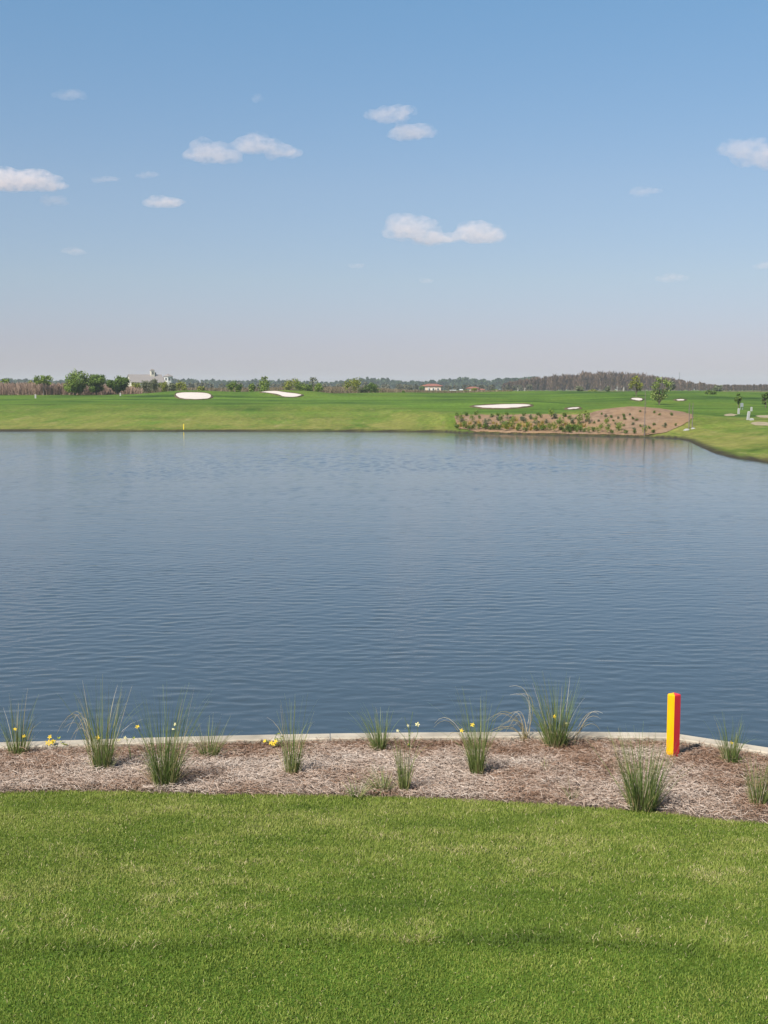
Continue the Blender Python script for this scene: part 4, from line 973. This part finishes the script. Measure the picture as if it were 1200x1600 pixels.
# ------------------------------------------------------------------ clouds
def vapour(lobes_m, dens, nscale):
    """soft vapour: densest at the heart of each lobe, torn at the edge by noise"""
    m, nt, N, L = newmat('cloud_vapour')
    tc = N.new('ShaderNodeTexCoord').outputs['Object']; q = None
    for (c, r) in lobes_m:
        mp = N.new('ShaderNodeVectorMath'); mp.operation = 'SUBTRACT'; L.new(tc, mp.inputs[0]); mp.inputs[1].default_value = c
        dv = N.new('ShaderNodeVectorMath'); dv.operation = 'DIVIDE'; L.new(mp.outputs[0], dv.inputs[0]); dv.inputs[1].default_value = r
        ln = N.new('ShaderNodeVectorMath'); ln.operation = 'LENGTH'; L.new(dv.outputs[0], ln.inputs[0])
        d = math_(nt, 'SUBTRACT', 1.0, ln.outputs['Value']); q = d if q is None else math_(nt, 'MAXIMUM', q, d)
    n = noise(nt, nscale, 4, .6, (1, 1, 1.5), 'Object')
    v = math_(nt, 'MULTIPLY_ADD', n, 3.0, -1.5); v = math_(nt, 'ADD', q, v)
    mr = N.new('ShaderNodeMapRange'); mr.interpolation_type = 'SMOOTHSTEP'; L.new(v, mr.inputs[0]); mr.inputs[1].default_value = -.12; mr.inputs[2].default_value = 1.1
    mr.inputs[3].default_value = 0; mr.inputs[4].default_value = dens
    vol = N.new('ShaderNodeVolumePrincipled'); vol.inputs['Color'].default_value = (1.0, .90, .855, 1); L.new(mr.outputs[0], vol.inputs['Density'])
    out = N.new('ShaderNodeOutputMaterial'); L.new(vol.outputs[0], out.inputs['Volume'])
    return m
def cloud(lobes, label, seed, dens=1.0, Y=4800):
    """lobes: (px, py, rx_px, ry_px) -> a lumpy closed body of vapour"""
    rg = np.random.default_rng(seed); k = Y / F
    cx = np.mean([l[0] for l in lobes]); cy = np.mean([l[1] for l in lobes]); c = at_y(cx, cy, Y)
    P = []; 
    for (px, py, rx, ry) in lobes:
        q0 = at_y(px, py, Y) - c
        for j in range(12):
            a = rg.uniform(0, 6.28); r_ = math.sqrt(rg.random()) * .66
            ex, ez = math.cos(a) * r_, math.sin(a) * r_
            sz = rg.uniform(.30, .48) * (1 - .25 * r_)
            zc = ez * ry * (1 if ez > 0 else .6)
            P.append((q0[0] + ex * rx * k, q0[1] + rg.uniform(-.5, .5) * rx * k * .8, q0[2] + zc * k, rx * k * sz * 1.3, rx * k * sz, ry * k * (sz + .12) * 1.3))
    bm = __import__('bmesh').new()
    for (x, y, z, a, b, d) in P:
        mat = Matrix.Translation((x, y, z)) @ Matrix.Diagonal((a, b, d, 1)); __import__('bmesh').ops.create_icosphere(bm, subdivisions=3, radius=1, matrix=mat)
    me = bpy.data.meshes.new('cloud'); bm.to_mesh(me); bm.free()
    rmin = min(l[3] for l in lobes) * k
    mat_ = vapour([(tuple(at_y(px, py, Y) - c), (rx * k * 1.45, rx * k * 1.0, ry * k * 1.6)) for (px, py, rx, ry) in lobes], dens * .17 / rmin ** .9, .85 / rmin)
    o = link('cloud', me, mat_, None, tuple(c))
    md = o.modifiers.new('r', 'REMESH'); md.mode = 'VOXEL'; md.voxel_size = max(8, min(l[3] for l in lobes) * k * .12)
    dg = bpy.context.evaluated_depsgraph_get(); me2 = bpy.data.meshes.new_from_object(o.evaluated_get(dg)); o.modifiers.clear(); o.data = me2
    n = len(me2.vertices); co = np.empty(n * 3, np.float32); no = np.empty(n * 3, np.float32); me2.vertices.foreach_get('co', co); me2.vertices.foreach_get('normal', no); co = co.reshape(-1, 3); no = no.reshape(-1, 3)
    f1 = 1 / (40 * k * .5)
    dsp = (fbm(co[:, 0] * f1 + seed, co[:, 2] * f1 + co[:, 1] * f1, 1, 5) - .5)
    amp = min(l[3] for l in lobes) * k * .9
    co2 = co + no * (dsp * amp)[:, None]; me2.vertices.foreach_set('co', co2.astype(np.float32).ravel()); me2.polygons.foreach_set('use_smooth', np.ones(len(me2.polygons), bool)); me2.update()
    if len(me2.materials) == 0: me2.materials.append(mat_)
    tag(o, label, 'cloud', 'clouds in the blue sky'); return o
CLOUDS = [
 ([(-10, 283, 60, 18), (40, 283, 55, 17), (85, 292, 24, 9)], 'wide bright cloud cut by the left edge of the picture'),
 ([(82, 314, 30, 8)], 'small faint cloud under the wide cloud at the left edge'),
 ([(320, 238, 45, 17), (350, 243, 35, 12), (395, 227, 45, 14), (445, 238, 32, 13)], 'long two-part white cloud, the upper left one'),
 ([(255, 317, 36, 8)], 'small flat white cloud below the long two-part cloud'),
 ([(600, 180, 32, 12), (625, 175, 30, 13), (645, 207, 42, 13)], 'ragged white cloud high above the middle'),
 ([(638, 357, 50, 20), (744, 365, 52, 19), (690, 371, 60, 12)], 'twin-humped white cloud in the middle of the sky'),
 ([(1165, 236, 45, 17), (1205, 240, 55, 26), (1235, 246, 40, 22)], 'bright white cloud cut by the right edge of the picture'),
 ([(1046, 435, 30, 8)], 'small faint pinkish cloud low on the right'),
 ([(107, 149, 30, 9)], 'faint wisp of cloud high on the left'),
 ([(115, 393, 24, 6)], 'faint low wisp of cloud on the left'),
 ([(1008, 300, 32, 8)], 'faint wisp of cloud left of the right edge cloud'),
 ([(402, 154, 12, 8)], 'tiny faint cloud puff high above the long two-part cloud'),
 ([(165, 281, 28, 6), (232, 274, 22, 6)], 'thin streaky wisp between the left edge cloud and the long cloud'),
 ([(556, 415, 15, 5)], 'tiny low cloud puff left below the twin-humped cloud'),
 ([(1195, 415, 26, 7)], 'faint low cloud puff at the right edge'),
 ([(668, 439, 15, 5)], 'tiny low cloud puff below the twin-humped cloud')]
for k, (lb, tx) in enumerate(CLOUDS): cloud(lb, tx, 600 + k, .33 if ('faint' in tx or 'tiny' in tx or 'thin' in tx) else 1.0)

# ------------------------------------------------------------------ haze
mb = MB(); mb.box((0, 1250, 14), (7200, 3400, 38)); 
m, nt, N, L = newmat('haze')
vol = N.new('ShaderNodeVolumePrincipled'); vol.inputs['Color'].default_value = (.90, .93, 1.0, 1); vol.inputs['Density'].default_value = .00022; vol.inputs['Anisotropy'].default_value = 0.15
out = N.new('ShaderNodeOutputMaterial'); L.new(vol.outputs[0], out.inputs['Volume'])
hz = mb.build('haze', m); tag(hz, kind='stuff'); hz['label'] = 'thin bluish haze over the whole course'

# ------------------------------------------------------------------ light, sky, camera
SUN_EL, SUN_AZ = math.radians(48), math.radians(-142)       # azimuth from +Y, clockwise: behind-left of the viewer
sd_ = Vector((math.sin(SUN_AZ) * math.cos(SUN_EL), math.cos(SUN_AZ) * math.cos(SUN_EL), math.sin(SUN_EL)))
sun = bpy.data.lights.new('sun', 'SUN'); sun.energy = 4.8; sun.angle = math.radians(.53); sun.color = (1, .955, .89)
so = bpy.data.objects.new('sun', sun); COL.objects.link(so); so.rotation_euler = sd_.to_track_quat('Z', 'Y').to_euler(); so.location = (0, 0, 100)
w = bpy.data.worlds.new('World'); scene.world = w; w.use_nodes = True; nt = w.node_tree
bg = nt.nodes['Background']; sky = nt.nodes.new('ShaderNodeTexSky'); sky.sky_type = 'NISHITA'; sky.sun_disc = False
sky.sun_elevation = SUN_EL; sky.sun_rotation = SUN_AZ; sky.air_density = 1.0; sky.dust_density = .4; sky.ozone_density = 1.5; sky.altitude = 0
tcw = nt.nodes.new('ShaderNodeTexCoord'); sx_ = nt.nodes.new('ShaderNodeSeparateXYZ'); nt.links.new(tcw.outputs['Generated'], sx_.inputs[0])
skr = ramp(nt, [(0, (.52, .515, .78)), (.04, (.60, .56, .75)), (.09, (.72, .69, .765)), (.165, (.82, .82, .86)), (.32, (.80, 1.03, 1.08))]); nt.links.new(sx_.outputs['Z'], skr.inputs[0])
nt.links.new(mixrgb(nt, 1.0, sky.outputs[0], skr.outputs[0], 'MULTIPLY'), bg.inputs['Color']); bg.inputs['Strength'].default_value = .072
cam = bpy.data.cameras.new('camera'); co_ = bpy.data.objects.new('camera', cam); COL.objects.link(co_)
cam.sensor_fit = 'VERTICAL'; cam.sensor_height = 36; cam.sensor_width = 27; cam.lens = 36 * F / 1600; cam.clip_start = .1; cam.clip_end = 20000
co_.location = (0, 0, CZ); co_.rotation_euler = (PI / 2 - PITCH, 0, 0); scene.camera = co_
scene.view_settings.view_transform = 'Standard'; scene.view_settings.look = 'None'; scene.view_settings.exposure = .8; scene.view_settings.gamma = 1
scene.cycles.use_denoising = True
scene.cycles.max_bounces = 8; scene.cycles.volume_bounces = 4
